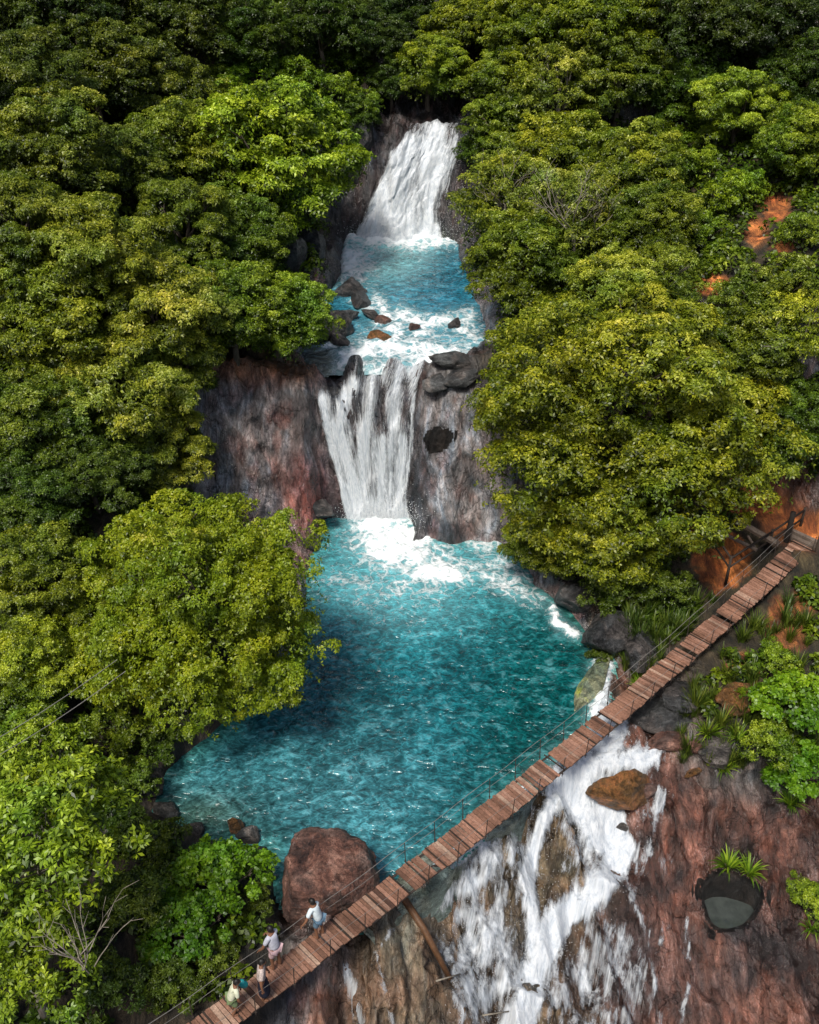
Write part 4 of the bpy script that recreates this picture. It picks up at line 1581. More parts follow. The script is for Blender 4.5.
N1 = (1, 1, 1)
TREES = [  # crown colours dimmed near the top edge: corner darkening painted into the foliage
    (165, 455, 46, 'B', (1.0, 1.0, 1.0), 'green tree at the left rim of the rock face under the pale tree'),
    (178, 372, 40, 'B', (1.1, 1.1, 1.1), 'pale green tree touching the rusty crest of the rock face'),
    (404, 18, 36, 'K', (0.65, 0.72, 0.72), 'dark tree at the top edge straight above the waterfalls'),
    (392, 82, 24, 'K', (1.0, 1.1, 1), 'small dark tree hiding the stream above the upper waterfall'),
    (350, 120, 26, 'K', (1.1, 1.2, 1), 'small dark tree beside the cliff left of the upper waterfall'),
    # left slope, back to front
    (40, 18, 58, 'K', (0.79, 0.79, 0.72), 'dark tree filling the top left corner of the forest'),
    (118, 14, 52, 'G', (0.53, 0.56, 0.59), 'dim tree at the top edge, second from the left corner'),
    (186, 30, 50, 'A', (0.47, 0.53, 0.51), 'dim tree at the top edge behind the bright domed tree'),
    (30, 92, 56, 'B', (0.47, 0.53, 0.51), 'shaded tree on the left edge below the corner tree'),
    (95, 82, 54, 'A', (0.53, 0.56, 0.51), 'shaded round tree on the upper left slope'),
    (150, 95, 52, 'B', (0.58, 0.61, 0.51), 'mid green tree uphill of the bright domed tree'),
    (52, 160, 58, 'A', (.85, .88, .9), 'leafy tree with pale top leaves on the upper left slope'),
    (118, 168, 50, 'G', (.60, .68, .6), 'dark tree between the pale topped tree and the domed tree'),
    (182, 160, 52, 'A', (.85, .92, .7), 'green tree touching the left side of the bright domed tree'),
    (200, 110, 46, 'G', (.80, .90, .7), 'green tree just above the bright domed tree'),
    (278, 172, 78, 'A', (1.15, 1.35, .8), 'bright domed tree leaning over the gorge left of the upper waterfall'),
    (238, 238, 56, 'G', (.62, .78, .6), 'shaded green tree below the bright domed tree'),
    (180, 232, 50, 'B', (.7, .78, .6), 'dark green tree left of the gorge, below the domed tree'),
    (282, 316, 52, 'G', (.78, 1.0, .6), 'green tree overhanging the upper stream bank above the rock face'),
    (232, 318, 52, 'A', (.78, .95, .6), 'dense green tree uphill of the stream overhanging tree'),
    (20, 235, 56, 'B', (.75, .8, .7), 'tree on the left edge above the pale leaved tree'),
    (90, 262, 62, 'B', (.98, 1.0, .9), 'pale green tree in the middle of the left slope'),
    (160, 322, 64, 'B', (1.2, 1.15, 1.3), 'pale leaved tree above the left rock face'),
    (40, 330, 66, 'A', (.95, 1.0, .8), 'broad tree at the left edge beside the pale leaved tree'),
    (118, 400, 68, 'B', (1.25, 1.2, 1.3), 'largest pale leaved tree just left of the rock face'),
    (36, 430, 56, 'A', (.62, .74, .6), 'dim tree at the left edge below the broad tree'),
    (92, 478, 44, 'K', (1.1, 1.1, 1), 'dark tree in the shade above the big yellow green tree'),
    (24, 500, 48, 'K', (1.1, 1.2, 1), 'dark tree at the left edge halfway down the slope'),
    (38, 580, 52, 'A', (.85, .9, .6), 'green tree at the left edge beside the yellow green tree'),
    (100, 620, 54, 'G', (.9, .95, .6), 'green tree under the left side of the yellow green tree'),
    (204, 624, 119, 'E', (.90, 1.0, .9), 'big yellow green tree spreading over the left side of the pool', 'tree', 'tree', None, 1.0, 1.2),
    (36, 668, 48, 'A', (1.15, 1.25, .7), 'bright tree at the left edge above the overhead wires'),
    # top centre
    (250, 38, 40, 'K', (1.01, 1.08, 0.79), 'dark tree at the top left of the gorge'),
    (322, 28, 40, 'K', (0.86, 0.94, 0.72), 'dark tree at the top edge above the gorge'),
    (372, 40, 34, 'K', (0.79, 0.79, 0.72), 'darkest tree at the top directly behind the upper waterfall'),
    (432, 70, 40, 'G', (.95, 1.05, .55), 'olive green tree hanging over the top of the upper waterfall'),
    (462, 28, 44, 'G', (.85, .92, .5), 'olive tree at the top edge right of the gorge'),
    (530, 30, 48, 'G', (.95, 1.0, .5), 'broad olive tree at the top edge of the right slope'),
    (602, 28, 54, 'G', (.92, .98, .5), 'large olive canopy tree at the top edge, right of centre'),
    (500, 88, 42, 'G', (.9, .98, .55), 'olive tree right of the tree over the upper waterfall'),
    (560, 92, 46, 'W', (1.0, 1.05, 1.3), 'grey green tree below the olive canopies'),
    (620, 84, 46, 'A', (.65, .75, .6), 'dim green tree below the large olive canopy'),
    # right slope
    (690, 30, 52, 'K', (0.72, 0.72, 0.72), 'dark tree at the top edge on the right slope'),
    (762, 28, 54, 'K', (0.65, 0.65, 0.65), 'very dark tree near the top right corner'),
    (806, 84, 46, 'K', (.9, 1.0, .9), 'dark tree at the right edge below the corner'),
    (690, 96, 42, 'K', (1.4, 1.5, 1.1), 'dark green tree left of the light green slope tree'),
    (738, 112, 40, 'B', (1.25, 1.4, .9), 'light green tree with loose crown on the upper right slope'),
    (798, 150, 38, 'A', (.95, 1.1, .6), 'green tree at the right edge above the orange soil slip'),
    (505, 140, 40, 'A', (.80, .92, .6), 'dark green tree right of the upper waterfall'),
    (556, 160, 56, 'G', (.98, 1.02, .65), 'olive green tree in the middle of the right slope'),
    (632, 172, 54, 'G', (.92, .98, .65), 'round olive tree right of the middle slope tree'),
    (505, 205, 50, 'W', (1.0, 1.05, .95), 'grey twigged tree leaning over the stream from the right bank'),
    (574, 225, 54, 'W', (1.1, 1.08, 1.3), 'greyish tree with bare twigs on the right slope'),
    (652, 232, 42, 'A', (.72, .82, .6), 'green tree beside the small white sheet on the slope'),
    (520, 268, 50, 'A', (.78, .88, .6), 'dark based tree on the right bank of the upper stream'),
    (612, 290, 50, 'G', (1.3, 1.3, 1.2), 'pale topped tree just behind the biggest right tree'),
    (664, 282, 36, 'W', (.85, .95, .8), 'small tree left of the lower orange soil slip'),
    (606, 535, 62, 'A', (1.0, 1.0, .62), 'lower bough like tree at the foot of the biggest right tree'),
    (548, 545, 40, 'A', (.95, .95, .6), 'small tree dipping towards the pool below the biggest right tree'),
    (626, 428, 146, 'C', (1.05, 1.02, .65), 'biggest round tree overhanging the right side of the pool'),
    (742, 350, 54, 'A', (.7, .78, .6), 'dim tree behind the biggest right tree, toward the edge'),
    (796, 330, 44, 'W', (1.5, 1.5, 1.2), 'dark grey green tree at the right edge below the slips'),
    (792, 430, 52, 'K', (1.3, 1.4, 1), 'dark tree at the right edge above the bridge head'),
]
for a in TREES:
    tree(*a)
tree(58, 842, 92, 'D', (1.05, 1.25, .7), 'near tree with large leaves and bare pale branches, lower left', hs=1.5)
tree(24, 955, 70, 'D', (.85, 1.05, .6), 'near leafy tree in the bottom left corner', hs=1.4)
tree(40, 752, 52, 'D', (.95, 1.15, .65), 'leafy tree at the left edge under the overhead wires', hs=1.3)

SHRUBS = [
    (122, 738, 30, 'T', (.55, .7, .5), 'dark bush on the shaded left shore below the yellow green tree'),
    (160, 748, 22, 'T', (.5, .65, .5), 'small dark bush at the waterline of the left shore'),
    (128, 782, 26, 'T', (.55, .7, .5), 'dark bush behind the pale grey shore stone'),
    (108, 825, 28, 'T', (.5, .65, .5), 'dark bush beneath the near large leaved tree'),
    (216, 958, 22, 'T', (.5, .62, .5), 'dark bush beside the bridge cable near the people'),
    (176, 985, 26, 'T', (.5, .6, .5), 'dark bush left of the lowest visible bridge planks'),
    (258, 905, 16, 'T', (.5, .6, .5), 'small dark bush between the lime bushes and the big boulder'),
    (600, 655, 14, 'T', (.4, .5, .4), 'tiny dark shrub on the rocks beside the pool outlet'),
    (212, 880, 44, 'S', N1, 'lime green round leaved bush left of the big red boulder'),
    (185, 930, 40, 'S', (.6, .68, .6), 'shaded bush below the lime green bush'),
    (240, 868, 26, 'S', (1.05, 1.05, 1), 'small lime bush beside the lime green round leaved bush'),
    (130, 905, 36, 'T', (.5, .6, .5), 'dark bush between the near tree and the lime bush'),
    (150, 850, 32, 'T', (.5, .62, .5), 'dark bush at the shaded left pool bank'),
    (110, 985, 34, 'T', (.45, .55, .5), 'dark bush at the bottom edge left of the people'),
    (798, 705, 40, 'S', (.95, .95, .8), 'bright lime shrub at the right edge below the bridge'),
    (806, 770, 34, 'S', (.8, .85, .7), 'lime shrub at the right edge above the red slab'),
    (778, 662, 20, 'T', (.9, 1.1, .6), 'small shrub below the right part of the bridge'),
    (770, 745, 26, 'T', (.9, 1.05, .6), 'green shrub between the bank rocks and the lime shrubs'),
    (610, 598, 26, 'T', (.4, .5, .4), 'dark shrub in shade below the biggest right tree'),
    (665, 590, 26, 'T', (.4, .5, .4), 'dark shrub between the biggest right tree and the orange soil'),
    (722, 200, 26, 'T', (1.0, 1.2, .5), 'shrub on the open green slope left of the orange slips'),
    (700, 235, 24, 'T', (.9, 1.1, .5), 'shrub between the orange slips and the white sheet'),
    (742, 190, 22, 'T', (.9, 1.15, .5), 'shrub just uphill of the upper orange slip'),
    (790, 285, 26, 'T', (.8, .9, .9), 'greyish shrub at the right edge below the orange slips'),
    (758, 292, 24, 'T', (.8, .9, .9), 'greyish shrub right of the lower orange slip'),
    (805, 235, 22, 'T', (.8, .95, .6), 'shrub at the right edge beside the upper orange slip'),
    (690, 170, 24, 'T', (.8, 1.0, .5), 'shrub in the middle of the open green slope'),
    (670, 150, 24, 'T', (.8, 1.0, .5), 'shrub on the green slope below the dark trees'),
    (230, 90, 24, 'T', (.8, 1.1, .5), 'broad leaved climber clump above the gorge on the left'),
    (262, 70, 24, 'T', (.7, 1.0, .5), 'climber clump on the dark slope left of the gorge'),
    (300, 80, 24, 'T', (.75, 1.0, .5), 'climber clump in the middle of the dark gorge slope'),
    (335, 95, 22, 'T', (.8, 1.0, .5), 'climber clump hanging beside the dark gorge'),
    (350, 62, 22, 'T', (.7, .9, .5), 'climber clump highest up beside the dark gorge'),
    (312, 118, 20, 'T', (.8, 1.05, .5), 'small climber clump just above the domed tree'),
    (364, 112, 18, 'T', (.7, .9, .5), 'small climber clump above the brown cliff rock'),
    (812, 900, 22, 'T', (.9, 1.1, .6), 'small leafy tuft at the right edge of the red slab'),
]
for a in SHRUBS:
    tree(*a, name='shrub', cat='shrub')

# hand of undergrowth spread over the forest floor
def undergrowth():
    g = np.random.default_rng(21)
    N = 90000
    X = g.uniform(-46, 46, N)
    Y = g.uniform(12, 108, N)
    Z = FLD(X, Y)
    px, py, dep = project(X, Y, Z + .5)
    ok = (px > -60) & (px < 880) & (py > -60) & (py < 1080)
    d = np.minimum(np.minimum(sdf(X, Y, POOL1), sdf(X, Y, POOL2)), np.minimum(sdf(X, Y, DOWN), sdf(X, Y, TOPS)))
    ok &= d > (1.3 + .9 * vnoise(X * .8, Y * .8))
    ok &= ~((np.abs(Y - 43.6) < 2.6) & (X > -10.5) & (X < 6.2))
    ok &= ~((np.abs(Y - 67.5) < 2.5) & (X > -6) & (X < 6))
    ok &= seg_dist(X, Y, PATH) > 1.7
    for s_ in ((722, 560, 34, 34), (777, 208, 17, 15), (757, 232, 14, 17), (784, 247, 12, 8), (713, 284, 20, 12), (788, 625, 20, 26)):
        ok &= np.hypot((px - s_[0]) / s_[2], (py - s_[1]) / s_[3]) > 1.15
    # keep bridge deck clear
    ok &= seg_dist(X, Y, np.array([BR_A - BU * 6, BR_B])) > 1.15
    keepp = np.clip(1.0 * (dep / 45), .3, 1)
    ok &= g.uniform(0, 1, N) < keepp
    ii = np.where(ok)[0][:3600]
    X, Y, Z, dep = X[ii], Y[ii], Z[ii], dep[ii]
    m = len(ii)
    R = (.32 + .3 * g.uniform(0, 1, m)) * np.clip(dep / 45, .7, 1.9)
    low = (Y < 40) & (X > 9)
    R = np.where(low, R * .8, R)
    nros = 22
    n = norm(g.normal(size=(m, nros, 3)) + np.array([0, 0, .9]))
    C = np.stack([X, Y, Z + R * .3], -1)[:, None, :] + n * R[:, None, None] * g.uniform(.6, 1, (m, nros, 1))
    br = .3 + .18 * n[..., 2] + g.uniform(-.15, .2, (m, 1))  # upward facing leaves painted brighter, as if lit from above
    Vv, Fc, r = leaves(C.reshape(-1, 3), norm(n + np.array([0, 0, .5])).reshape(-1, 3), 4, .26, .26, g, .3, bright=br.ravel())
    me = mesh_np('undergrowth', Vv, Fc, False, (M['leaf'],))
    attr_f(me, 'rnd', r, 'FACE')
    o = link('undergrowth', me)
    o.color = (.62, .78, .5, 1)
    tag(o, 'low dark leafy undergrowth covering the forest floor and banks', 'undergrowth', kind='stuff')


undergrowth()


def blades(name, spots, label, color, L=.8, w=.02, per=60, spread=.5):
    g = np.random.default_rng(5)
    Vs, Fs, Rs = [], [], []
    nseg = 5
    b0 = 0
    for (x, y, z, sc) in spots:
        for _ in range(per):
            a = g.uniform(0, 6.28)
            r = g.uniform(0, .18) * sc
            ln = L * sc * g.uniform(.6, 1.2)
            out = g.uniform(.3, 1.0) * spread
            base = np.array([x + r * math.cos(a), y + r * math.sin(a), z - .03])
            dirv = np.array([math.cos(a), math.sin(a), 0])
            sd = np.array([-math.sin(a), math.cos(a), 0]) * w * sc
            rr2 = g.uniform(.1, .95)
            for k in range(nseg + 1):
                u = k / nseg
                p = base + dirv * ln * out * u ** 1.3 + np.array([0, 0, ln * (u - .75 * out * u ** 2.4)])
                ww = (1 - u) ** .6 + .02
                Vs += [p - sd * ww, p + sd * ww]
                if k < nseg:
                    Fs.append((b0, b0 + 1, b0 + 3, b0 + 2))
                    Rs.append(rr2)
                b0 += 2
    me = mesh_np(name, np.array(Vs), np.array(Fs), False, (M['grass'],))
    attr_f(me, 'rnd', Rs, 'FACE')
    o = link(name, me)
    o.color = (*color, 1)
    return o


def scatter_px(x0, x1, y0, y1, n, seed, sc=(.7, 1.4), cond=None):
    g = np.random.default_rng(seed)
    out = []
    a, b = g.uniform(x0, x1, n), g.uniform(y0, y1, n)
    X, Y, Z = hit(a, b, FLD)
    for i in range(n):
        if cond is None or cond(a[i], b[i]):
            out.append((X[i], Y[i], Z[i], g.uniform(*sc)))
    return out


sp = []
sp0 = scatter_px(612, 700, 600, 690, 110, 1, cond=lambda a, b: a + b > 1245) + scatter_px(680, 819, 600, 770, 110, 2)
sp = [q for q in sp0 if seg_dist(np.array([q[0]]), np.array([q[1]]), np.array([BR_A, BR_B]))[0] > .95]
o = blades('grass', sp, '', (1, 1, 1), .85, .022, 46)
tag(o, 'long drooping green grass on the bank around the bridge', 'grass', kind='stuff')
FERNS = [(708, 735, 'fern tuft above the pale stone on the right bank'), (722, 770, 'fern tuft directly above the red slab'), (738, 740, 'fern tuft right of the pale stone'),
         (790, 805, 'drooping fern at the upper right rim of the red slab'), (812, 930, 'fern at the right edge of the red slab'), (748, 874, 'dark fern hanging into the pothole of the red slab'),
         (728, 868, 'small fern left of the pothole fern'), (640, 690, 'grass tuft below the bridge beside the outflow'), (775, 775, 'fern below the bright lime shrub')]
fern_me = None
for i, (a, b, lb) in enumerate(FERNS):
    p = pt(a, b)
    if fern_me is None:
        fo = blades('fern', [(0, 0, 0, 1.0)], '', (1.6, 1.9, 1.0), .9, .035, 60, .95)
        fern_me = fo.data
    else:
        fo = bpy.data.objects.new('fern', fern_me)
        COL.objects.link(fo)
        fo.color = (1.6, 1.9, 1.0, 1)
    fo.location = p
    s_ = .9 if 'pothole' not in lb else 1.0
    fo.scale = (s_, s_, s_)
    fo.rotation_euler = (0, 0, i * 1.7)
    tag(fo, lb, 'fern', 'ferns on the right bank')

# bare branches of the near tree
br_ = MB()
rg = random.Random(3)
x0, y0 = at_z(66, 905, 12.5)
root_p = Vector((x0, y0, 10.2))
for i in range(11):
    a = rg.uniform(-2.2, 1.7)
    L_ = rg.uniform(.7, 1.7)
    pts_ = [root_p + Vector((rg.uniform(-.15, .15), rg.uniform(-.15, .15), rg.uniform(0, .5)))]
    dr = Vector((math.sin(a), math.cos(a), rg.uniform(.6, 1.3))).normalized()
    for q in range(5):
        dr = (dr + Vector((rg.uniform(-.35, .35), rg.uniform(-.35, .35), rg.uniform(-.25, .12)))).normalized()
        pts_.append(pts_[-1] + dr * L_ / 5)
        if q > 0:
            e2 = pts_[-1] + (dr + Vector((rg.uniform(-1, 1), rg.uniform(-1, 1), rg.uniform(-.2, .4)))).normalized() * L_ * .25
            br_.tube([pts_[-1], e2], [.009, .004], 4)
    br_.tube(pts_, [.016, .013, .011, .009, .006, .003], 5)
tag(br_.build('bare_branches', M['bark_pale'], None, True), 'fan of bare pale branches among the large leaves, lower left', 'branches')

def bare_tree(px, py, size, label, seed):
    rg2 = random.Random(seed)
    x, y, z = [float(q[0]) for q in hit(px, py, FLD, 4.4)]
    g0 = float(FLD(x, y))
    e = empty('bare_tree', (x, y, g0))
    tag(e, label, 'tree')
    tb = MB()
    H_t = z - g0
    tb.tube([(0, 0, -.5), (.15, .1, H_t * .5), (0, 0, H_t * .85)], [.16, .11, .07], 7)
    tb.build('trunk', M['bark_pale'], e, True)
    bb = MB()

    def grow(p, d, L, r, dep):
        pts = [p]
        for q in range(4):
            d = (d + Vector((rg2.uniform(-.3, .3), rg2.uniform(-.3, .3), rg2.uniform(-.15, .25)))).normalized()
            pts.append(pts[-1] + d * L / 4)
            if dep > 0 and q > 0:
                d2 = (d + Vector((rg2.uniform(-1, 1), rg2.uniform(-1, 1), rg2.uniform(-.3, .6)))).normalized()
                grow(pts[-1], d2, L * .6, r * .5, dep - 1)
        bb.tube(pts, [r, r * .85, r * .7, r * .5, r * .3], 5)
    for q in range(9):
        a = q * .7 + rg2.uniform(-.2, .2)
        grow(Vector((0, 0, H_t * (.6 + .03 * q))), Vector((math.cos(a), math.sin(a), .8)).normalized(), size * rg2.uniform(.7, 1.1), .045, 2)
    bb.build('branches', M['bark_pale'], e, True)


bare_tree(575, 212, 2.6, 'leafless pale twigged tree among the crowns of the right slope', 1)
bare_tree(505, 188, 2.0, 'leafless pale twigged tree above the right bank of the upper stream', 2)
bare_tree(772, 345, 2.2, 'leafless pale twigged tree behind the biggest right tree', 5)

# overhead wires
for k, (a, b, c, d) in enumerate(((0, 728, 96, 672), (6, 742, 104, 684))):
    m_ = MB()
    x1, y1 = at_z(a, b, 9.5)
    x2, y2 = at_z(c, d, 9.3)
    A, B = Vector((x1, y1, 9.5)), Vector((x2, y2, 9.3))
    A = A + (A - B) * 1.0
    B = B + (B - A) * .12
    m_.tube([A.lerp(B, i / 8) - Vector((0, 0, .3 * math.sin(math.pi * i / 8))) for i in range(9)], .011, 5)
    tag(m_.build('overhead_wire', M['cable']), ('upper' if k == 0 else 'lower') + ' thin grey overhead wire crossing the left trees', 'wire')

# white sheet on the slope
p = pt(642, 243, 1.9)
ws = []
for j in range(7):
    for i in range(7):
        ws.append((p.x + (i - 3) * .13, p.y + (j - 3) * .11, p.z + .12 * vnoise(i * .7, j * .7) + .1 * j * .3))
me = bpy.data.meshes.new('white_sheet')
me.from_pydata([tuple(float(q) for q in w) for w in ws], [], [(j * 7 + i, j * 7 + i + 1, j * 7 + i + 8, j * 7 + i + 7) for j in range(6) for i in range(6)])
me.materials.append(mat_flat('white_cloth', (.7, .68, .72)))
tag(link('white_sheet', me), 'small crumpled white sheet caught among the right slope trees', 'sheet')

# ------------------------------------------------------------------ people
SKIN = mat_flat('skin', (.20, .095, .055), .55, .3, .1)
HAIR = mat_flat('black_hair', (.012, .010, .009), .5, .4, .3, 40)


def skinned(name, pts, edges, rad, mat, parent, sub=2):
    me = bpy.data.meshes.new(name)
    me.from_pydata(pts, edges, [])
    o = link(name, me, parent)
    sk = o.modifiers.new('skin', 'SKIN')
    for v, r in zip(me.skin_vertices[0].data, rad):
        v.radius = (r, r) if not hasattr(r, '__len__') else r
    me.skin_vertices[0].data[0].use_root = True
    sb = o.modifiers.new('sub', 'SUBSURF')
    sb.levels = sb.render_levels = sub
    dg = bpy.context.evaluated_depsgraph_get()
    ev = bpy.data.meshes.new_from_object(o.evaluated_get(dg))
    o.modifiers.clear()
    o.data = ev
    ev.materials.clear()
    ev.materials.append(mat)
    for p_ in ev.polygons:
        p_.use_smooth = True
    return o


def person(s, lat, yaw, H, shirt, bottom, label, lhand, rhand, lean=(0, 0), long_bottom=False, loose=False, crouch=0.0, hat=None):
    base = deck_p(s, lat, .02)
    e = empty('person', base, yaw)
    tag(e, label, 'person')
    k = H / 1.7
    # joints: x right, y forward
    lx, ly = lean
    dz = -crouch
    pel = (0, -.02, (.92 + dz) * k)
    ches = (lx * .6, ly * .6, (1.25 + dz) * k)
    nk = (lx, ly, (1.44 + dz) * k)
    hd = (lx * 1.1, ly * 1.2 + .03, (1.60 + dz) * k)

    def ar(sx, hand):
        sh = (lx + sx * .17 * k, ly, (1.38 + dz) * k)
        hx, hy, hz = hand
        el = ((sh[0] + hx) / 2 + sx * .05, (sh[1] + hy) / 2 - .03, (sh[2] + hz) / 2 - .05)
        return sh, el, hand
    ls, le, lh = ar(-1, lhand)
    rs, re_, rh = ar(1, rhand)
    lk = (-.11 * k, .06 + crouch * .7, (.50 + dz * .35) * k)
    la = (-.12 * k, 0, .07)
    rk_ = (.11 * k, .03 + crouch * .7, (.50 + dz * .35) * k)
    ra = (.12 * k, -.04, .07)
    P_ = [pel, ches, nk, ls, le, lh, rs, re_, rh, (-.09 * k, 0, (.88 + dz) * k), lk, la, (-.12 * k, .17, .03), (.09 * k, 0, (.88 + dz) * k), rk_, ra, (.12 * k, .13, .03),
          (lx * 1.05, ly * 1.1, (1.49 + dz) * k)]
    E_ = [(0, 1), (1, 2), (2, 3), (3, 4), (4, 5), (2, 6), (6, 7), (7, 8), (0, 9), (9, 10), (10, 11), (11, 12), (0, 13), (13, 14), (14, 15), (15, 16), (2, 17)]
    R_ = [(.13, .10), (.13, .10), (.07, .06), .055, .042, .03, .055, .042, .03, .085, .055, .042, .035, .085, .055, .042, .035, .05]
    R_ = [tuple(q * k for q in r) if hasattr(r, '__len__') else r * k for r in R_]
    body = skinned('body', P_, E_, R_, SKIN, e)
    # head with nose and ears joined into the body mesh
    v, f = ICO[3]
    hv = v * np.array([.078, .095, .115]) * k
    hv[:, 1] += np.where((v[:, 1] > .9) & (np.abs(v[:, 2] + .1) < .25), .02, 0)
    hv[:, 0] += np.where(np.abs(v[:, 0]) > .93, np.sign(v[:, 0]) * .014, 0)
    hv[:, 0:2] *= (1 - .25 * np.clip(-v[:, 2:3], 0, 1))
    hv = hv + np.array(hd)
    bv = np.array([x.co[:] for x in body.data.vertices])
    bf = [tuple(p_.vertices) for p_ in body.data.polygons]
    nb = len(bv)
    me = bpy.data.meshes.new('body')
    allv = [tuple(x) for x in bv] + [tuple(x) for x in hv]
    allf = bf + [tuple(int(i) + nb for i in t_) for t_ in f]
    # fingers: short chains at each hand
    for hnd, frm in ((lhand, le), (rhand, re_)):
        d = (Vector(hnd) - Vector(frm)).normalized()
        sd = d.cross(Vector((0, 0, 1)))
        sd = sd.normalized() if sd.length > .1 else Vector((1, 0, 0))
        mbh = MB()
        for q in range(4):
            b = Vector(hnd) + sd * (.022 * (q - 1.5)) + d * .02
            ln = (.065, .075, .07, .055)[q]
            mbh.tube([b, b + d * ln * .6, b + d * ln + Vector((0, 0, -.02))], [.010, .009, .007], 5)
        mbh.tube([Vector(hnd) + sd * .03, Vector(hnd) + sd * .055 + d * .04], [.011, .008], 5)
        off = len(allv)
        allv += mbh.v
        allf += [tuple(i + off for i in t_) for t_ in mbh.f]
    me.from_pydata(allv, [], allf)
    me.materials.append(SKIN)
    for p_ in me.polygons:
        p_.use_smooth = True
    body.data = me
    # hair cap
    hm = (v[:, 2] > .05) | (v[:, 1] < -.25)
    used = np.where(hm)[0]
    mp = {int(a): i for i, a in enumerate(used)}
    hf = [tuple(mp[int(i)] for i in t_) for t_ in f if all(int(i) in mp for i in t_)]
    hvv = [tuple(((hv[i] - np.array(hd)) * 1.13 + np.array(hd) + np.array([0, -.008, .012])).tolist()) for i in used]
    me = bpy.data.meshes.new('hair')
    me.from_pydata(hvv, [], hf)
    me.materials.append(HAIR if hat is None else hat)
    link('hair', me, e)
    g_ = 1.18
    el_l = tuple(ls[i] * .35 + le[i] * .65 for i in range(3))
    el_r = tuple(rs[i] * .35 + re_[i] * .65 for i in range(3))
    hem = (0, -.02, (.86 + dz) * k)
    skinned('shirt', [hem, ches, (nk[0], nk[1], nk[2] - .03 * k), ls, el_l, rs, el_r], [(0, 1), (1, 2), (2, 3), (3, 4), (2, 5), (5, 6)],
            [(.175 * k, .135 * k), (.165 * k, .13 * k), (.085 * k, .075 * k), .078 * k, .066 * k, .078 * k, .066 * k], shirt, e)
    kl = .15 if long_bottom else .9
    if loose:
        skinned('skirt', [(0, -.02, (.97 + dz) * k), (0, .02, (.75 + dz) * k), (0, .03, (.42 + dz) * k), (0, .03, .18 * k)], [(0, 1), (1, 2), (2, 3)],
                [(.15 * k, .12 * k), (.19 * k, .15 * k), (.23 * k, .18 * k), (.25 * k, .19 * k)], bottom, e)
    else:
        def lo(hip, kn):
            return tuple(hip[i] * (1 - kl) + kn[i] * kl for i in range(3))
        h1, h2 = (-.09 * k, 0, (.86 + dz) * k), (.09 * k, 0, (.86 + dz) * k)
        skinned('shorts', [(0, -.02, (.93 + dz) * k), h1, lo(h1, lk), h2, lo(h2, rk_)], [(0, 1), (1, 2), (0, 3), (3, 4)],
                [(.155 * k, .125 * k), .105 * k, .095 * k, .105 * k, .095 * k], bottom, e)
    return e


def s_at(px):
    return float(min(np.arange(S0, S1, .02), key=lambda q: abs(project(*[np.float64(c) for c in deck_p(q)])[0] - px)))


white_shirt = mat_flat('white_shirt_cloth', (.62, .70, .74), .8, .2, .12)
grey_shirt = mat_flat('grey_white_shirt_cloth', (.46, .47, .54), .8, .2, .2)
pattern_shirt = mat_flat('patterned_shirt_cloth', (.48, .40, .37), .8, .2, .5, 22)
cream_shirt = mat_flat('cream_shirt_cloth', (.62, .64, .48), .8, .2, .15)
blue_short = mat_flat('denim_cloth', (.12, .20, .28), .8, .2, .2)
pink_short = mat_flat('pale_pink_cloth', (.52, .36, .38), .8, .2, .15)
navy = mat_flat('navy_cloth', (.018, .020, .035), .8, .2, .2)
khaki = mat_flat('olive_cloth', (.18, .24, .12), .8, .2, .2)
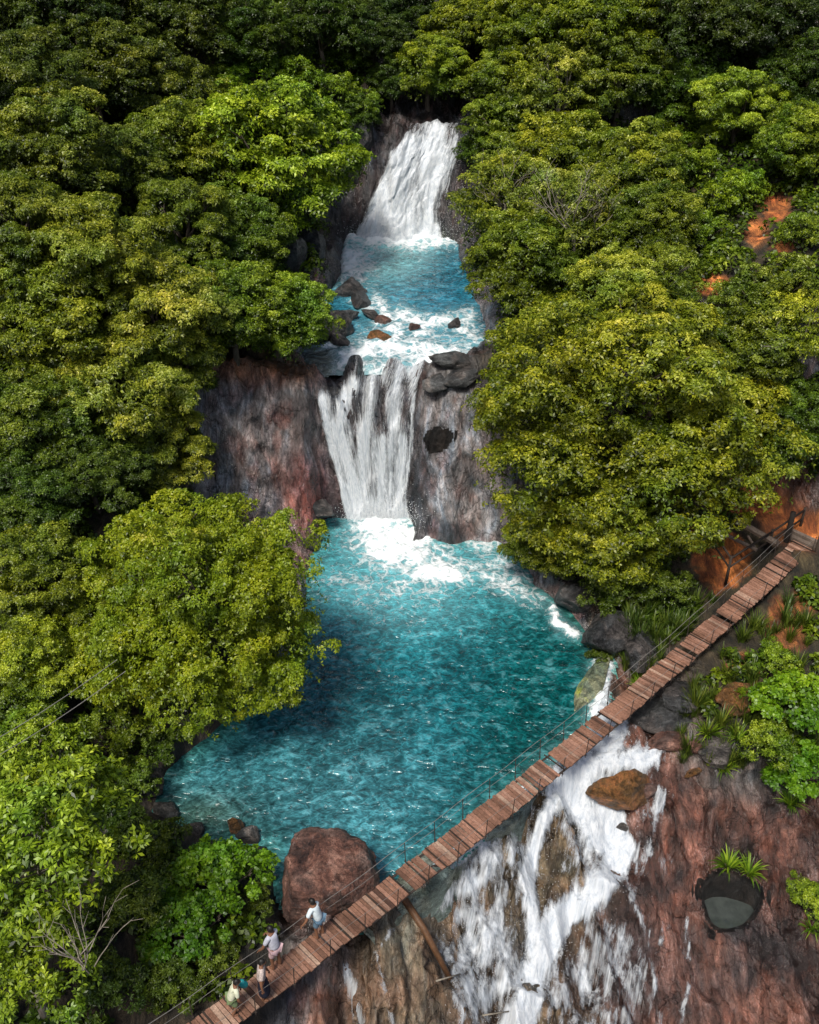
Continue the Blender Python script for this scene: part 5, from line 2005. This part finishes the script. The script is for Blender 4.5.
# yaw: local +y faces this way; upstream of the bridge is up-left
UP = math.atan2(-BU[0] * -1, 1) * 0
up_yaw = math.atan2(BU[1], BU[0])          # +x along the bridge, +y upstream
person(s_at(325), -.22, up_yaw + .25, 1.72, white_shirt, blue_short, 'person in white shirt and blue shorts gripping the bridge cable, nearest the boulder',
       (-.52, .22, .98), (.16, .42, .95), (-.05, .12))
person(s_at(283), -.28, up_yaw + .2, 1.8, grey_shirt, pink_short, 'person in grey white shirt and pale pink shorts looking over the bridge cable',
       (-.34, .30, .96), (.10, .40, 1.15), (.02, .08))
person(s_at(258), .30, up_yaw - 2.2, 1.78, pattern_shirt, navy, 'person in patterned shirt and dark skirt standing mid plank with a turquoise bag',
       (-.25, .18, .86), (.34, .02, .84), (0, .03), loose=True)
person(s_at(231), .12, up_yaw - 2.0, 1.6, cream_shirt, khaki, 'person in cream shirt stooping at the lower end of the bridge',
       (-.22, .28, .72), (.22, .26, .70), (.02, .16), crouch=.12)
# turquoise bag
v, f = ICO[3]
bp = deck_p(s_at(246), -.05, .72)
bv = v * np.array([.16, .10, .17])
bv[:, 2] -= .03 * (np.abs(v[:, 0]) > .5)
me = mesh_np('bag', bv, f, True, (mat_flat('turquoise_plastic', (.02, .36, .38), .4, .5, .15),))
bag = link('bag', me, None, bp)
tag(bag, 'turquoise bag held beside the person in the patterned shirt', 'bag')
hb = MB()
hb.tube([(-.08, 0, .13), (-.05, 0, .26), (.05, 0, .26), (.08, 0, .13)], .012, 5)
hb.build('handle', M['rod'], bag)

# ------------------------------------------------------------------ light
w = bpy.data.worlds.new('World')
scene.world = w
w.use_nodes = True
nt = w.node_tree
bg = nt.nodes['Background']
sky = nt.nodes.new('ShaderNodeTexSky')
sky.sky_type = 'NISHITA'
sky.sun_disc = False
EL, AZ = math.radians(58), math.radians(205)      # azimuth clockwise from north (+Y)
sky.sun_elevation = EL
sky.sun_rotation = AZ
sky.dust_density = 3.0
sky.ozone_density = 1.0
nt.links.new(sky.outputs[0], bg.inputs['Color'])
bg.inputs['Strength'].default_value = .115
sun_d = bpy.data.lights.new('sun', 'SUN')
sun_d.energy = 3.8
sun_d.angle = math.radians(13)
sun_d.color = (1, .95, .86)
sun = bpy.data.objects.new('sun', sun_d)
COL.objects.link(sun)
dv = Vector((math.sin(AZ) * math.cos(EL), math.cos(AZ) * math.cos(EL), math.sin(EL)))
sun.rotation_euler = dv.to_track_quat('Z', 'Y').to_euler()
scene.view_settings.view_transform = 'Standard'
scene.view_settings.look = 'None'
scene.view_settings.exposure = 0
scene.cycles.max_bounces = 6
scene.cycles.diffuse_bounces = 3
scene.cycles.glossy_bounces = 2
scene.cycles.transmission_bounces = 3
scene.cycles.transparent_max_bounces = 12
scene.cycles.use_denoising = True
